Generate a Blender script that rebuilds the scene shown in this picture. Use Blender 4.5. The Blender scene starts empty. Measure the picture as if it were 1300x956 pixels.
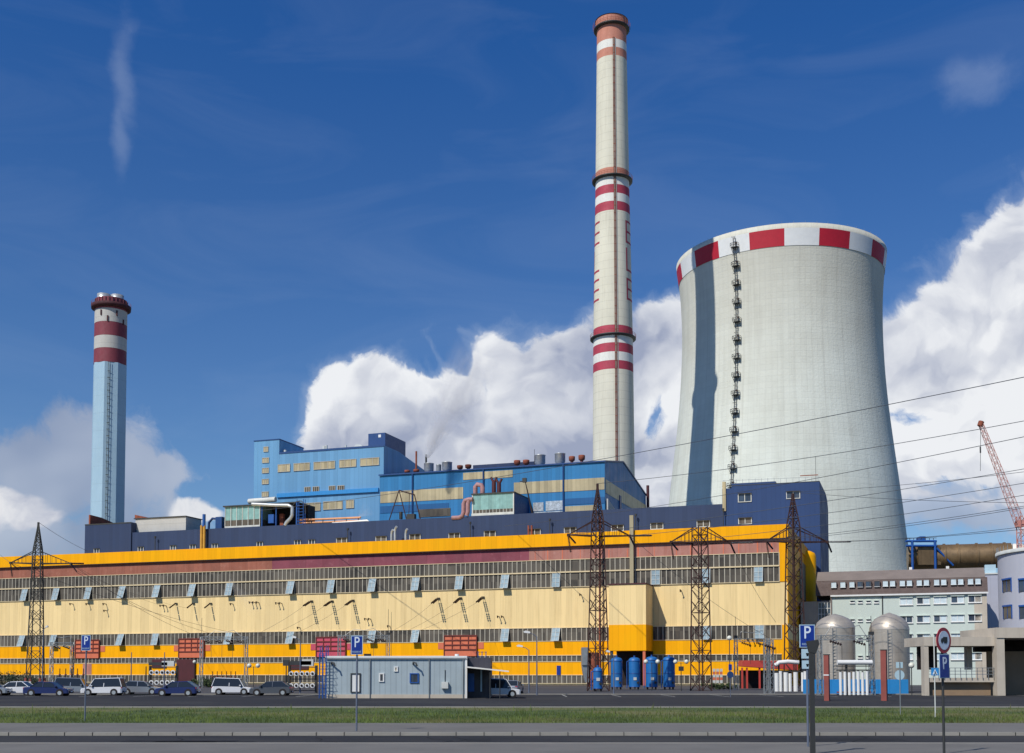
import bpy, bmesh, math, random
from mathutils import Vector, Matrix
R = math.radians
random.seed(7)
SC = bpy.context.scene
COL = SC.collection
# ------------------------------------------------------------------ camera geometry
FPX, PITCH, CH = 1450.0, R(3.0), 2.2
CP, SP = math.cos(PITCH), math.sin(PITCH)
PROW = 856 - FPX*math.tan(PITCH)
CAM = Vector((0, 0, CH))
def ray(px, py):
    dx, dy = (px-650)/FPX, (PROW-py)/FPX
    return Vector((dx, CP-dy*SP, SP+dy*CP))
def W(px, py, Y):
    d = ray(px, py); return CAM + d*(Y/d.y)
def GX(px, Y):                      # x of a ground point seen in column px at depth Y
    return W(px, 862, Y).x
# common frame of the works: x along the long hall (to the right), y away from the camera
A0 = Vector((W(1001, 860, 220).x, 220, 0))
UX = Vector((4200, -1450, 0)).normalized()
BY = Vector((1450, 4200, 0)).normalized()
FROT = math.atan2(UX.y, UX.x)
def F(px, py, yb):                  # (x, z) in the frame where pixel hits the plane y = yb
    d = ray(px, py); t = (yb + (A0-CAM).dot(BY))/d.dot(BY)
    p = CAM + d*t
    return (p-A0).dot(UX), p.z
def FX(px, py, yb): return F(px, py, yb)[0]
def FZ(px, py, yb): return F(px, py, yb)[1]
def FW(x, y, z): return A0 + UX*x + BY*y + Vector((0, 0, z))

# ------------------------------------------------------------------ materials
def lin(h):
    h = h.lstrip('#'); c = [int(h[i:i+2], 16)/255 for i in (0, 2, 4)]
    return [x/12.92 if x <= .04045 else ((x+.055)/1.055)**2.4 for x in c]
class NT:
    def __init__(s, tree): s.t = tree; s.n = tree.nodes; s.l = tree.links
    def new(s, typ, **kw):
        n = s.n.new(typ)
        for k, v in kw.items(): setattr(n, k, v)
        return n
    def set(s, sock, v):
        if hasattr(v, 'is_output') or hasattr(v, 'links') and not isinstance(v, (int, float)): s.l.new(v, sock)
        else: sock.default_value = v
    def math(s, op, a, b=None, c=None, clamp=False):
        n = s.new('ShaderNodeMath', operation=op); n.use_clamp = clamp
        s.set(n.inputs[0], a)
        if b is not None: s.set(n.inputs[1], b)
        if c is not None: s.set(n.inputs[2], c)
        return n.outputs[0]
    def mix(s, f, a, b, mode='MIX'):
        n = s.new('ShaderNodeMix', data_type='RGBA', blend_type=mode)
        s.set(n.inputs[0], f)
        for i, v in ((6, a), (7, b)):
            if isinstance(v, (list, tuple)): v = tuple(v)[:3]+(1,)
            s.set(n.inputs[i], v)
        return n.outputs[2]
    def noise(s, vec, scale, detail=3, rough=.55, dist=0, dim='3D'):
        n = s.new('ShaderNodeTexNoise'); n.noise_dimensions = dim
        s.set(n.inputs['Vector'], vec); n.inputs['Scale'].default_value = scale
        n.inputs['Detail'].default_value = detail; n.inputs['Roughness'].default_value = rough
        n.inputs['Distortion'].default_value = dist
        return n.outputs['Fac']
    def map(s, vec, sc=(1, 1, 1), loc=(0, 0, 0)):
        n = s.new('ShaderNodeMapping'); s.l.new(vec, n.inputs[0])
        n.inputs['Scale'].default_value = sc; n.inputs['Location'].default_value = loc
        return n.outputs[0]
    def rng(s, v, a, b, c, d, smooth=False):
        n = s.new('ShaderNodeMapRange'); n.interpolation_type = 'SMOOTHSTEP' if smooth else 'LINEAR'
        s.l.new(v, n.inputs[0])
        for i, x in zip((1, 2, 3, 4), (a, b, c, d)): n.inputs[i].default_value = x
        return n.outputs[0]
MATS = {}
def base_mat(name):
    m = bpy.data.materials.new(name); m.use_nodes = True
    t = NT(m.node_tree); b = t.n['Principled BSDF']
    return m, t, b
def mat(name, hexc, rough=.6, metal=0.0, var=.10, vscale=.6, streak=0.0, streak_hex='#3a3026', period=0.0, line=.12,
        pvar=0.0, bump=0.0, hor=0.0, hline=.15, spots=0.0, spot_hex='#6a4632', spec=.5, sstr=.25):
    """painted or raw surface: large soft variation, vertical dirt runs, panel joints, patches of wear"""
    if name in MATS: return MATS[name]
    m, t, b = base_mat(name)
    tc = t.new('ShaderNodeTexCoord').outputs['Object']
    sx = t.new('ShaderNodeSeparateXYZ'); t.l.new(tc, sx.inputs[0])
    col = tuple(lin(hexc))+(1,)
    n1 = t.noise(tc, vscale, 4)
    c = t.mix(t.rng(n1, .3, .7, 0, 1), tuple(x*(1-var) for x in col[:3]), tuple(min(x*(1+var), .9) for x in col[:3]))
    ax = t.math('ADD', sx.outputs[0], t.math('MULTIPLY', sx.outputs[1], .9993))
    h = None
    if period:
        q = t.math('DIVIDE', ax, period)
        fr = t.math('FRACT', q)
        e = t.math('GREATER_THAN', fr, 1-line)
        if pvar:
            wn = t.new('ShaderNodeTexWhiteNoise'); wn.noise_dimensions = '1D'
            t.l.new(t.math('FLOOR', q), wn.inputs['W'])
            c = t.mix(1.0, c, t.mix(wn.outputs[0], (1-pvar,)*3, (1+pvar*.6,)*3), 'MULTIPLY')
        c = t.mix(t.math('MULTIPLY', e, .22), c, tuple(x*.35 for x in col[:3]))
        h = t.math('MULTIPLY', e, -1.0)
    if hor:
        fz = t.math('FRACT', t.math('DIVIDE', sx.outputs[2], hor))
        e2 = t.math('GREATER_THAN', fz, 1-hline)
        c = t.mix(t.math('MULTIPLY', e2, .25), c, tuple(x*.4 for x in col[:3]))
        h = t.math('SUBTRACT', h, e2) if h else t.math('MULTIPLY', e2, -1.0)
    if streak:
        sv = t.map(tc, (1.6, 1.6, .09))
        s1 = t.noise(sv, 1.0, 5, .65)
        c = t.mix(t.math('MULTIPLY', t.rng(s1, .5, .78, 0, 1), streak), c, lin(streak_hex))
    if spots:
        s2 = t.noise(tc, vscale*2.3, 6, .7)
        c = t.mix(t.math('MULTIPLY', t.rng(s2, .56, .68, 0, 1), spots), c, lin(spot_hex))
    t.set(b.inputs['Base Color'], c)
    t.set(b.inputs['Roughness'], t.rng(t.noise(tc, vscale*3, 3), .3, .7, max(rough-.1, .05), min(rough+.1, 1)))
    b.inputs['Metallic'].default_value = metal
    b.inputs['Specular IOR Level'].default_value = spec
    fine = t.noise(tc, 14, 3)
    hh = t.math('MULTIPLY', fine, .02) if h is None else t.math('ADD', t.math('MULTIPLY', h, .05), t.math('MULTIPLY', fine, .01))
    bp = t.new('ShaderNodeBump'); bp.inputs['Strength'].default_value = sstr; bp.inputs['Distance'].default_value = 1.0
    t.l.new(hh, bp.inputs['Height']); t.l.new(bp.outputs[0], b.inputs['Normal'])
    MATS[name] = m; return m
def glass(name, h1, h2, period=1.0, pz=1.2, rough=.25, spec=.5):
    """glazing whose panes differ a little from one another"""
    if name in MATS: return MATS[name]
    m, t, b = base_mat(name)
    tc = t.new('ShaderNodeTexCoord').outputs['Object']
    sx = t.new('ShaderNodeSeparateXYZ'); t.l.new(tc, sx.inputs[0])
    ax = t.math('ADD', sx.outputs[0], sx.outputs[1])
    cb = t.new('ShaderNodeCombineXYZ')
    t.l.new(t.math('FLOOR', t.math('DIVIDE', ax, period)), cb.inputs[0])
    t.l.new(t.math('FLOOR', t.math('DIVIDE', sx.outputs[2], pz)), cb.inputs[1])
    wn = t.new('ShaderNodeTexWhiteNoise'); wn.noise_dimensions = '3D'; t.l.new(cb.outputs[0], wn.inputs['Vector'])
    big = t.rng(t.noise(tc, .05, 3), .35, .65, 0, .5)
    f = t.math('ADD', t.math('MULTIPLY', wn.outputs[0], .55), big, clamp=True)
    c = t.mix(f, lin(h1), lin(h2))
    c = t.mix(t.math('MULTIPLY', t.rng(t.noise(t.map(tc, (1.2, 1.2, .5)), 1, 4), .45, .7, 0, 1), .35), c, lin('#6a6152'))
    t.set(b.inputs['Base Color'], c); b.inputs['Roughness'].default_value = rough
    b.inputs['Specular IOR Level'].default_value = spec
    MATS[name] = m; return m

M = dict(
 cream=mat('cream_cladding', '#eed194', .6, var=.04, vscale=.08, streak=.34, streak_hex='#a98850', spots=.12, spot_hex='#b59a62', period=1.2, line=.06, pvar=.09),
 yellow=mat('yellow_cladding', '#ffac00', .55, spec=.15, var=.03, vscale=.1, streak=.2, streak_hex='#a86a10', period=1.2, line=.05, pvar=.07),
 brick=mat('rust_brown_panels', '#9a5e4a', .8, var=.15, vscale=.25, streak=.5, streak_hex='#7c3a26', period=2.4, line=.05, pvar=.12, spots=.25, spot_hex='#b98a78'),
 wine=mat('faded_wine_panels', '#84424e', .8, var=.12, vscale=.25, streak=.35, streak_hex='#703044', period=4.2, line=.03, pvar=.15, spots=.3, spot_hex='#b07078'),
 pinkb=mat('faded_pink_panels', '#b07a6c', .8, var=.10, vscale=.3, streak=.55, streak_hex='#a04a34', period=2.4, line=.06, pvar=.12, spots=.35, spot_hex='#c8968c'),
 navy=mat('navy_cladding', '#2c3b5a', .6, spec=.3, var=.05, vscale=.06, streak=.12, streak_hex='#222c44', period=1.1, line=.08, pvar=.10),
 navy2=mat('navy_cladding_upper', '#27406c', .6, spec=.3, var=.05, vscale=.06, streak=.1, streak_hex='#222c44', period=1.1, line=.08, pvar=.05),
 azure=mat('azure_cladding', '#2f77aa', .55, spec=.3, var=.06, vscale=.1, streak=.18, streak_hex='#1a5a90', period=1.1, line=.1, pvar=.12),
 azure2=mat('azure_dark_cladding', '#22598a', .55, spec=.3, var=.06, vscale=.1, period=1.1, line=.1),
 sky_b=mat('light_blue_cladding', '#6598bf', .6, spec=.3, var=.05, vscale=.08, streak=.2, streak_hex='#4d7ea6', period=1.3, line=.08, pvar=.10),
 brightb=mat('bright_blue_band', '#2b86c6', .5, var=.04, period=1.3, line=.06),
 deepb=mat('deep_blue_cladding', '#143f74', .5, var=.04, period=1.3, line=.06),
 tan=mat('tan_glazing', '#b3a683', .45, var=.12, vscale=.3, streak=.45, streak_hex='#75694a', period=1.1, line=.14, pvar=.24),
 dglass=glass('profiled_glass', '#2c2a28', '#6e675c', 1.0, 1.8, .45, .22),
 wglass=glass('window_glass', '#2a3442', '#b9c8d2', .9, 1.3, .15),
 dwglass=glass('dark_window_glass', '#161c28', '#46566a', .8, 1.2, .12),
 bglass=mat('curtained_window', '#c8d6da', .3, var=.12, vscale=1.5),
 mull=mat('pale_mullions', '#b0a997', .5, var=.1),
 mullc=mat('cream_transom', '#d8c49a', .5, var=.06),
 vent=mat('vent_window_glass', '#8fa3ab', .7, spec=.2, var=.18, vscale=1.2, streak=.2, streak_hex='#6c8088'),
 white=mat('white_paint', '#dcdcd8', .5, var=.06),
 offw=mat('weathered_white', '#c4c6c0', .6, var=.12, streak=.2, streak_hex='#83806c'),
 salmon=mat('terracotta_panel', '#cf6e4c', .6, var=.08, streak=.2, streak_hex='#8c3a24'),
 salmond=mat('terracotta_frame', '#6e2a20', .6, var=.1),
 rosep=mat('rose_panel', '#c04a5c', .6, var=.08),
 dark=mat('dark_opening', '#1c100e', .8, var=.2),
 maroon=mat('maroon_door', '#4a1a1e', .6, var=.15, period=1.0, line=.08),
 steel=mat('galvanised_steel', '#9a9e9e', .45, .6, var=.12),
 dsteel=mat('dark_steel', '#3c3d3c', .55, .3, var=.15),
 rsteel=mat('rusted_lattice_steel', '#3c2420', .75, .1, var=.3, vscale=2, spots=.5, spot_hex='#241614'),
 gsteel=mat('grey_green_lattice_steel', '#3c3d38', .7, .2, var=.25, vscale=2),
 ins=mat('brown_insulator', '#2a1612', .3, var=.1),
 rust=mat('rusty_metal', '#8a4a34', .8, .1, var=.25, vscale=1.2, spots=.5, spot_hex='#55281c'),
 ctower=mat('tower_concrete', '#c9c9be', .85, var=.04, vscale=.035, streak=.14, streak_hex='#928f86', hor=2.2, hline=.08),
 chim=mat('chimney_concrete', '#d3d0bd', .85, var=.06, vscale=.12, streak=.3, streak_hex='#8d8571', hor=2.5, hline=.06),
 chimw=mat('chimney_white_band', '#dcdcd4', .7, var=.05, vscale=.3, streak=.25, streak_hex='#9a958c'),
 chimr=mat('chimney_red_band', '#a83a4c', .7, var=.16, vscale=.3, streak=.2, streak_hex='#7a1f30'),
 chims=mat('chimney_faded_red_band', '#bf7f6a', .75, var=.1, vscale=.3, streak=.3, streak_hex='#8d5546'),
 stackw=mat('stack_grey_white_band', '#b5b4ae', .75, var=.06, vscale=.3, streak=.2, streak_hex='#807a74', hor=3, hline=.05),
 stackr=mat('stack_wine_band', '#7c3440', .7, var=.1, vscale=.3, streak=.2, streak_hex='#4e1c28'),
 stackb=mat('stack_pale_blue_cladding', '#9cb9ca', .45, var=.05, vscale=.1, streak=.15, streak_hex='#6890ac', hor=6, hline=.02),
 stackd=mat('stack_dark_head', '#401a22', .8, var=.2),
 towerred=mat('tower_red_panel', '#b3122c', .6, var=.06),
 towerwhite=mat('tower_white_panel', '#e0e2e0', .6, var=.04),
 officew=mat('sage_render', '#c0cbc2', .8, var=.04, vscale=.2, streak=.1, streak_hex='#8a9488'),
 slate=mat('brown_slate', '#5a4c48', .8, var=.12, vscale=.7, hor=.6, hline=.14),
 slate2=mat('grey_brown_roof', '#7a6f68', .8, var=.1, vscale=.4),
 silow=mat('lilac_grey_panels', '#a8aab6', .55, var=.04, period=1.6, line=.04, pvar=.03),
 concrete=mat('weathered_concrete', '#b8ae9e', .85, var=.12, vscale=.4, streak=.3, streak_hex='#6e6458'),
 tanw=mat('tan_wall', '#8c755c', .85, var=.12),
 tank=mat('brushed_silver_tank', '#b3aa9c', .42, .4, var=.12, vscale=.5, streak=.25, streak_hex='#6e6458', hor=1.2, hline=.05),
 btank=mat('blue_tank_paint', '#1b66a6', .5, var=.12, streak=.4, streak_hex='#0a3f74'),
 bpaint=mat('blue_steel_paint', '#1a4f96', .5, var=.1),
 flue=mat('bronze_flue_cladding', '#7c6648', .45, .35, var=.2, vscale=.3, streak=.4, streak_hex='#3a2a1c', spots=.25, spot_hex='#574430'),
 whiteduct=mat('bright_white_duct', '#e6e2d6', .4, var=.04),
 crane=mat('faded_red_crane', '#bf8478', .6, var=.15),
 mint=mat('mint_glazed_panels', '#7fa8a4', .4, var=.15, vscale=.8, streak=.35, streak_hex='#6a6a52', period=1.0, line=.08, pvar=.18, spots=.2, spot_hex='#8a6a5a'),
 greyc=mat('grey_ribbed_cladding', '#a3b0b4', .5, .1, var=.04, period=.5, line=.2, pvar=.04),
 darkc=mat('anthracite_cladding', '#3c3a42', .5, var=.06, period=.5, line=.12),
 bdoor=mat('blue_door_paint', '#1560b4', .45, var=.05),
 pink=mat('pink_pipe_lagging', '#9c7676', .6, var=.2, vscale=1, spots=.4, spot_hex='#6c4648'),
 orange=mat('orange_pipe', '#d89a6a', .6, var=.1),
 alum=mat('aluminium_lagging', '#b4b8b8', .4, .5, var=.12, vscale=1),
 silvfoil=mat('crumpled_foil', '#c8cccc', .35, .6, var=.3, vscale=1.4, spots=.7, spot_hex='#5a6068'),
 reds=mat('brick_red_paint', '#86433a', .7, var=.15, vscale=1),
 canopyr=mat('red_canopy', '#b8443a', .5, var=.08),
 signb=mat('sign_blue', '#0c2f86', .4, var=.02),
 signw=mat('sign_white', '#cfdbe6', .4, var=.02),
 signr=mat('sign_red', '#a01e30', .4, var=.02),
 signk=mat('sign_black', '#0c0c10', .4, var=.02),
 paleb=mat('sign_back_pale_blue', '#a9c3ce', .5, var=.05),
 pole=mat('grey_pole', '#6c7484', .5, .4, var=.08),
 globe=mat('milky_globe', '#d2d2c4', .3, var=.04),
 yelpipe=mat('ochre_pipe', '#b88a30', .6, var=.15),
 rubber=mat('tyre_rubber', '#1a1a1c', .8, var=.1),
 ladder_back=mat('rust_stained_concrete', '#8d7a70', .85, var=.25, vscale=.3, streak=.6, streak_hex='#5a4038'),

 wire=mat('wire_metal', '#50555c', .6, .3, var=.05),
)
# ------------------------------------------------------------------ mesh builder
class MB:
    def __init__(s, off=(0, 0, 0)): s.v = []; s.f = []; s.mi = []; s.mats = []; s.sm = []; s.off = Vector(off)
    def m(s, mt):
        mt = M[mt] if isinstance(mt, str) else mt
        if mt not in s.mats: s.mats.append(mt)
        return s.mats.index(mt)
    def add(s, vs, fs, mt, smooth=False):
        n = len(s.v); s.v += [Vector(v)-s.off for v in vs]; k = s.m(mt)
        for f in fs: s.f.append([i+n for i in f]); s.mi.append(k); s.sm.append(smooth)
        return s
    def box(s, x0, x1, y0, y1, z0, z1, mt):
        x0, x1 = sorted((x0, x1)); y0, y1 = sorted((y0, y1)); z0, z1 = sorted((z0, z1))
        vs = [(x, y, z) for z in (z0, z1) for y in (y0, y1) for x in (x0, x1)]
        return s.add(vs, [(0, 2, 3, 1), (4, 5, 7, 6), (0, 1, 5, 4), (2, 6, 7, 3), (0, 4, 6, 2), (1, 3, 7, 5)], mt)
    def prism(s, poly, d0, d1, mt, axis='y', smooth=False):
        """poly: 2-D outline; axis: the extrusion axis"""
        def P(a, b, d): return {'y': (a, d, b), 'x': (d, a, b), 'z': (a, b, d)}[axis]
        n = len(poly); vs = [P(a, b, d0) for a, b in poly]+[P(a, b, d1) for a, b in poly]
        fs = [tuple(range(n))[::-1], tuple(range(n, 2*n))]+[(i, (i+1) % n, n+(i+1) % n, n+i) for i in range(n)]
        return s.add(vs, fs, mt, smooth)
    def tube(s, p, q, r, mt, seg=6, r2=None, cap=True, smooth=True):
        p, q = Vector(p), Vector(q); d = (q-p)
        if d.length < 1e-6: return s
        d.normalize(); a = d.orthogonal().normalized(); b = d.cross(a); r2 = r if r2 is None else r2
        vs = []
        for c, rr in ((p, r), (q, r2)):
            for i in range(seg):
                t = 2*math.pi*i/seg; vs.append(c+a*math.cos(t)*rr+b*math.sin(t)*rr)
        fs = [(i, (i+1) % seg, seg+(i+1) % seg, seg+i) for i in range(seg)]
        s.add(vs, fs, mt, smooth and seg > 4)
        if cap: s.add(vs, [tuple(range(seg))[::-1], tuple(range(seg, 2*seg))], mt)
        return s
    def path(s, pts, r, mt, seg=6, rad=None):
        pts = [Vector(p) for p in pts]; n = len(pts); vs = []; a = None
        for i, p in enumerate(pts):
            d = (pts[min(i+1, n-1)]-pts[max(i-1, 0)]).normalized()
            a = (a - d*a.dot(d)).normalized() if a is not None and (a-d*a.dot(d)).length > 1e-4 else d.orthogonal().normalized()
            b = d.cross(a); rr = rad[i] if rad else r
            for k in range(seg):
                t = 2*math.pi*k/seg; vs.append(p+a*math.cos(t)*rr+b*math.sin(t)*rr)
        fs = [(i*seg+k, i*seg+(k+1) % seg, (i+1)*seg+(k+1) % seg, (i+1)*seg+k) for i in range(n-1) for k in range(seg)]
        s.add(vs, fs, mt, True)
        return s.add(vs, [tuple(range(seg))[::-1], tuple(range((n-1)*seg, n*seg))], mt)
    def lathe(s, prof, c, mt, seg=32, smooth=True, a0=0.0, a1=None, cap=True):
        """prof: (radius, z) list about the vertical axis through c=(x,y)"""
        full = a1 is None; a1 = 2*math.pi if full else a1; k = seg if full else seg+1
        vs = [(c[0]+r*math.cos(a0+(a1-a0)*i/seg), c[1]+r*math.sin(a0+(a1-a0)*i/seg), z) for r, z in prof for i in range(k)]
        fs = [(j*k+i, j*k+(i+1) % k, (j+1)*k+(i+1) % k, (j+1)*k+i) for j in range(len(prof)-1) for i in range(seg)]
        s.add(vs, fs, mt, smooth)
        if full and cap:
            n = len(prof)
            s.add(vs, [tuple(range(k))[::-1], tuple(range((n-1)*k, n*k))], mt)
        return s
    def build(s, name, parent=None, label=None):
        me = bpy.data.meshes.new(name)
        me.from_pydata([tuple(v) for v in s.v], [], s.f)
        for mt in s.mats: me.materials.append(mt)
        me.polygons.foreach_set('material_index', s.mi); me.polygons.foreach_set('use_smooth', s.sm)
        me.update()
        o = bpy.data.objects.new(name, me); COL.objects.link(o)
        if parent is not None: o.parent = parent
        if label: o['label'] = label
        return o
def tag(o, label, cat, group=None):
    o['label'] = label; o['category'] = cat
    if group: o['group'] = group
    return o
def thing(name, label, cat, loc=(0, 0, 0), rz=0.0, group=None):
    o = bpy.data.objects.new(name, None); COL.objects.link(o); o.empty_display_size = 1
    o.location = loc; o.rotation_euler = (0, 0, rz); return tag(o, label, cat, group)
def fthing(name, label, cat, x, y, group=None):      # a thing standing in the works' frame
    o = thing(name, label, cat, FW(x, y, 0), FROT, group); o['_x'] = 0; del o['_x']
    OFF[o.name] = (x, y, 0); return o
OFF = {}
def fmb(root): return MB(OFF[root.name])
def copy_tree(o, loc, rz=None, label=None):
    def cp(a, parent):
        c = a.copy(); COL.objects.link(c)
        if parent is not None: c.parent = parent
        for ch in kids.get(a.name, []): cp(ch, c)
        return c
    kids = {}
    for q in bpy.data.objects:
        if q.parent is not None: kids.setdefault(q.parent.name, []).append(q)
    c = cp(o, None); c.location = loc
    if rz is not None: c.rotation_euler = (0, 0, rz)
    if label: c['label'] = label
    return c
def struct(o): o['kind'] = 'structure'; return o
def dirt(a): return random.uniform(-a, a)
# ================================================================== the yellow turbine hall
XL = FX(-260, 850, 0)
hz = lambda py: FZ(500, py, 0)
H = dict(top=hz(686.5), f1=hz(702.5), a0=hz(718), tr=hz(733), a1=hz(751), b0=hz(800), b1=hz(816), c0=hz(833.2), c1=hz(840.8), d0=hz(857))
hall = fthing('turbine_hall', 'very long yellow and cream industrial hall with striped window bands across the whole photo', 'factory hall', 0, 0)
fmb(hall).box(XL, 0, 0, 66, 0, H['top']-.6, 'cream').build('wall', hall)
# side gable: ochre cladding proud of the wall
g = fmb(hall)
g.box(0, .12, .003, 66, H['b1']+3, H['top']-.7, 'yellow'); g.box(0, .12, .003, 66, 0, H['b1'], 'yellow')
g.build('side_cladding', hall, 'yellow cladding on the shaded right end')
fmb(hall).box(.12, .3, 26, 44, H['a1']-1.5, H['a0']+1, 'dglass').build('side_window', hall)
s = fmb(hall); xb9, zb9 = F(1036, 700, 42); s.lathe([(2.6, 0), (2.6, zb9-1.2), (2.3, zb9-.4), (1.4, zb9+.1), (.05, zb9+.3)], (xb9-2.6, 42), 'yellow', 40); s.build('rounded_bay', hall, 'rounded yellow bay on the shaded right end')
fa = fmb(hall)
fa.box(XL, .35, -.55, -.003, H['f1'], H['top'], 'yellow'); fa.box(.003, .35, 0, 66, H['top']-2.4, H['top'], 'yellow')
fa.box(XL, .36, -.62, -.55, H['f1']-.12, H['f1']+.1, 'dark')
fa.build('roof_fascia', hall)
def xh(px): return FX(px, 780, 0)
x345, x672 = xh(345), xh(672)
xr = xh(990)
fmb(hall).box(XL, x345, -.12, -.003, H['a0'], H['f1']-.12, 'brick').build('panel_band', hall, 'rust brown panel band under the yellow fascia at the left')
fmb(hall).box(x345, x672, -.10, -.003, H['a0'], H['f1']-.12, 'wine').build('panel_band', hall, 'wine red panel band in the middle of the hall')
p = fmb(hall); p.box(x672, xr, -.12, -.003, H['a0'], H['f1']-.12, 'pinkb')
for q in range(16):
    xx = x672+(xr-x672)*(q+.5+dirt(.3))/16; p.box(xx, xx+random.uniform(.1, .3), -.14, -.12, H['a0'], H['f1']-.14-random.random()*.8, 'salmon')
p.build('panel_band', hall, 'faded pink panel band at the right')
def strip(x0, x1, z0, z1, transom=None, y=-.003, name='window_band', per=1.05, parent=hall, depth=.10):
    s = fmb(parent); s.box(x0, x1, y-.06, y, z0, z1, 'dglass')
    n = max(1, int((x1-x0)/per)); st = (x1-x0)/n
    for i in range(n+1):
        if random.random() < .02: continue
        s.box(x0+i*st-.085, x0+i*st+.085, y-.06-depth, y-.06, z0, z1, 'mull')
    if transom: s.box(x0, x1, y-.2-depth, y-.06, transom-.13, transom+.13, 'mullc')
    for z in (z0, z1): s.box(x0, x1, y-.1-depth, y-.06, z-.06, z+.06, 'mullc')
    return s.build(name, parent)
strip(XL, xr, H['a1'], H['a0'], H['tr'])
xb0, xb1 = FX(773, 780, -6.6), FX(820, 780, -6.6)           # projecting block
xyr = xh(992)
strip(XL, xyr, H['b1'], H['b0'])
strip(XL, xyr, H['c1'], H['c0'])
strip(XL, xyr, 0.3, H['d0'])
yb = fmb(hall); yb.box(XL, xyr, -.12, -.003, H['c0'], H['b1'], 'yellow'); yb.build('yellow_band', hall)
yb = fmb(hall); yb.box(XL, xyr, -.12, -.003, H['d0'], H['c1'], 'yellow'); yb.build('yellow_band', hall)
yb = fmb(hall); yb.box(xr, -.003, -.14, -.003, H['a1'], H['f1'], 'yellow'); yb.box(xyr, -.003, -.14, -.003, 0, H['b0'], 'yellow'); yb.build('corner_pier', hall)
# open ventilation sashes
def vent(px, z1, hgt, out=1.15, wd=1.65):
    x = xh(px); s = fmb(hall)
    y0, y1 = -.2, -.2-out
    s.add([(x-wd/2, y0, z1), (x+wd/2, y0, z1), (x+wd/2, y1, z1-hgt), (x-wd/2, y1, z1-hgt),
           (x-wd/2, y0+.06, z1), (x+wd/2, y0+.06, z1), (x+wd/2, y1+.06, z1-hgt-.03), (x-wd/2, y1+.06, z1-hgt-.03)],
          [(0, 3, 2, 1), (4, 5, 6, 7), (0, 1, 5, 4), (3, 7, 6, 2), (0, 4, 7, 3), (1, 2, 6, 5)], 'vent')
    for k in (0, .5, 1):
        xx = x-wd/2+wd*k; s.tube((xx, y0-.03, z1), (xx, y1-.03, z1-hgt), .055, 'offw', 4)
    for k in (0, .34, .67, 1): s.tube((x-wd/2, y0+(y1-y0)*k-.03, z1-hgt*k), (x+wd/2, y0+(y1-y0)*k-.03, z1-hgt*k), .05, 'offw', 4)
    s.build('vent_window', hall)
hA = H['tr']-.15-H['a1']; hB = H['b0']-H['b1']-.1
for px in (32, 72, 113, 156, 200, 245, 292, 370, 421, 473.5, 528.6, 584, 642): vent(px, H['tr']-.15, hA*.98, 1.0+dirt(.15))
for px in (706.5, 897, 963.6): vent(px, H['tr']-.15, hA*.98, .45)
vent(833, H['tr']-.15, hA*.98, .12)
for px in (30, 70, 155, 199, 292, 370, 473.5, 528.6, 642, 706.5): vent(px, H['b0']-.05, hB, 1.0+dirt(.2))
for px in (897.6, 964): vent(px, H['b0']-.05, hB, .35)
# wall insulators with short stub brackets (their long shadows fall on the cream wall)
def wall_ins(px, py, L=3.6, sag=1.3, pair=True):
    x, z = F(px, py, 0); s = fmb(hall)
    s.box(x-.3, x+.3, -.35, -.003, z-.12, z+.12, 'dsteel')
    for dx in ((-.22, .22) if pair else (0,)):
        a = Vector((x+dx, -.3, z)); b = Vector((x+dx*1.0, -L, z-sag))
        s.tube(a, b, .05, 'ins', 5)
        for k in range(9):
            t = .18+.7*k/8 + (.06 if k > 4 else 0); c = a.lerp(b, min(t, .97)); d = (b-a).normalized()*.07
            s.tube(c-d, c+d, .17, 'ins', 7)
    s.build('wall_insulator', hall); return FW(x, -L, z-sag)
WI = [wall_ins(px, py) for px, py in ((396, 763), (422, 763), (448.5, 762), (557, 759.5), (585, 759), (613.5, 758))]
WI += [wall_ins(px, py, 2.6, 1.2, False) for px, py in ((224, 766), (246, 766), (268, 766))]
def stub(px, py, n=1, L=1.3):
    x, z = F(px, py, 0); s = fmb(hall)
    for i in range(n):
        s.tube((x+i*.9, -.003, z-.05*i), (x+i*.9, -L, z+.1), .1, 'ins', 6)
        s.tube((x+i*.9, -L, z+.15), (x+i*.9, -L*.8, z-.3), .13, 'ins', 6)
    s.build('wall_bracket', hall)
for px, py, n in ((93, 767, 1), (113.5, 767, 1), (135, 767, 1), (136, 775.5, 1), (207, 769, 2), (296, 767, 1), (320, 765, 3), (353.5, 766, 2),
                  (381, 797, 1), (466, 786, 2), (495, 795, 1), (634, 783, 2), (738, 755, 1), (791, 750, 1), (865, 750, 1), (950, 812, 3)): stub(px, py, n)
# terracotta louvred gates
def gate(p0, p1, col, seed, lab):
    x0, x1 = xh(p0), xh(p1); z0, z1 = H['c0']-.05, H['b1']+(H['b0']-H['b1'])*.5
    s = fmb(hall); s.box(x0, x1, -.4, -.06, z0, z1, col)
    rr = random.Random(seed)
    for i in range(5):
        x = x0+(x1-x0)*i/4; s.box(x-.09, x+.09, -.55, -.4, z0+(z1-z0)*.3 if 0 < i < 4 else z0, z1, 'salmond')
    for k in (.32, .55, .78, 1.0): s.box(x0, x1, -.56, -.4, z0+(z1-z0)*k-.12, z0+(z1-z0)*k+.1, 'salmond')
    for sgn, xx in ((-1, x0), (1, x1)): s.box(xx+sgn*.25, xx+sgn*1.5, -.2, -.06, z0+.35*(z1-z0), z0+.68*(z1-z0), col)
    s.build('louvred_gate', hall, lab)
gate(98, 128, 'salmon', 1, 'terracotta gate panel at the left'); gate(229, 261, 'salmon', 2, 'terracotta gate panel above the open doorway')
gate(403, 440, 'rosep', 3, 'rose red gate panel'); gate(565, 606, 'salmon', 4, 'terracotta gate panel behind the grey shed')
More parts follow.
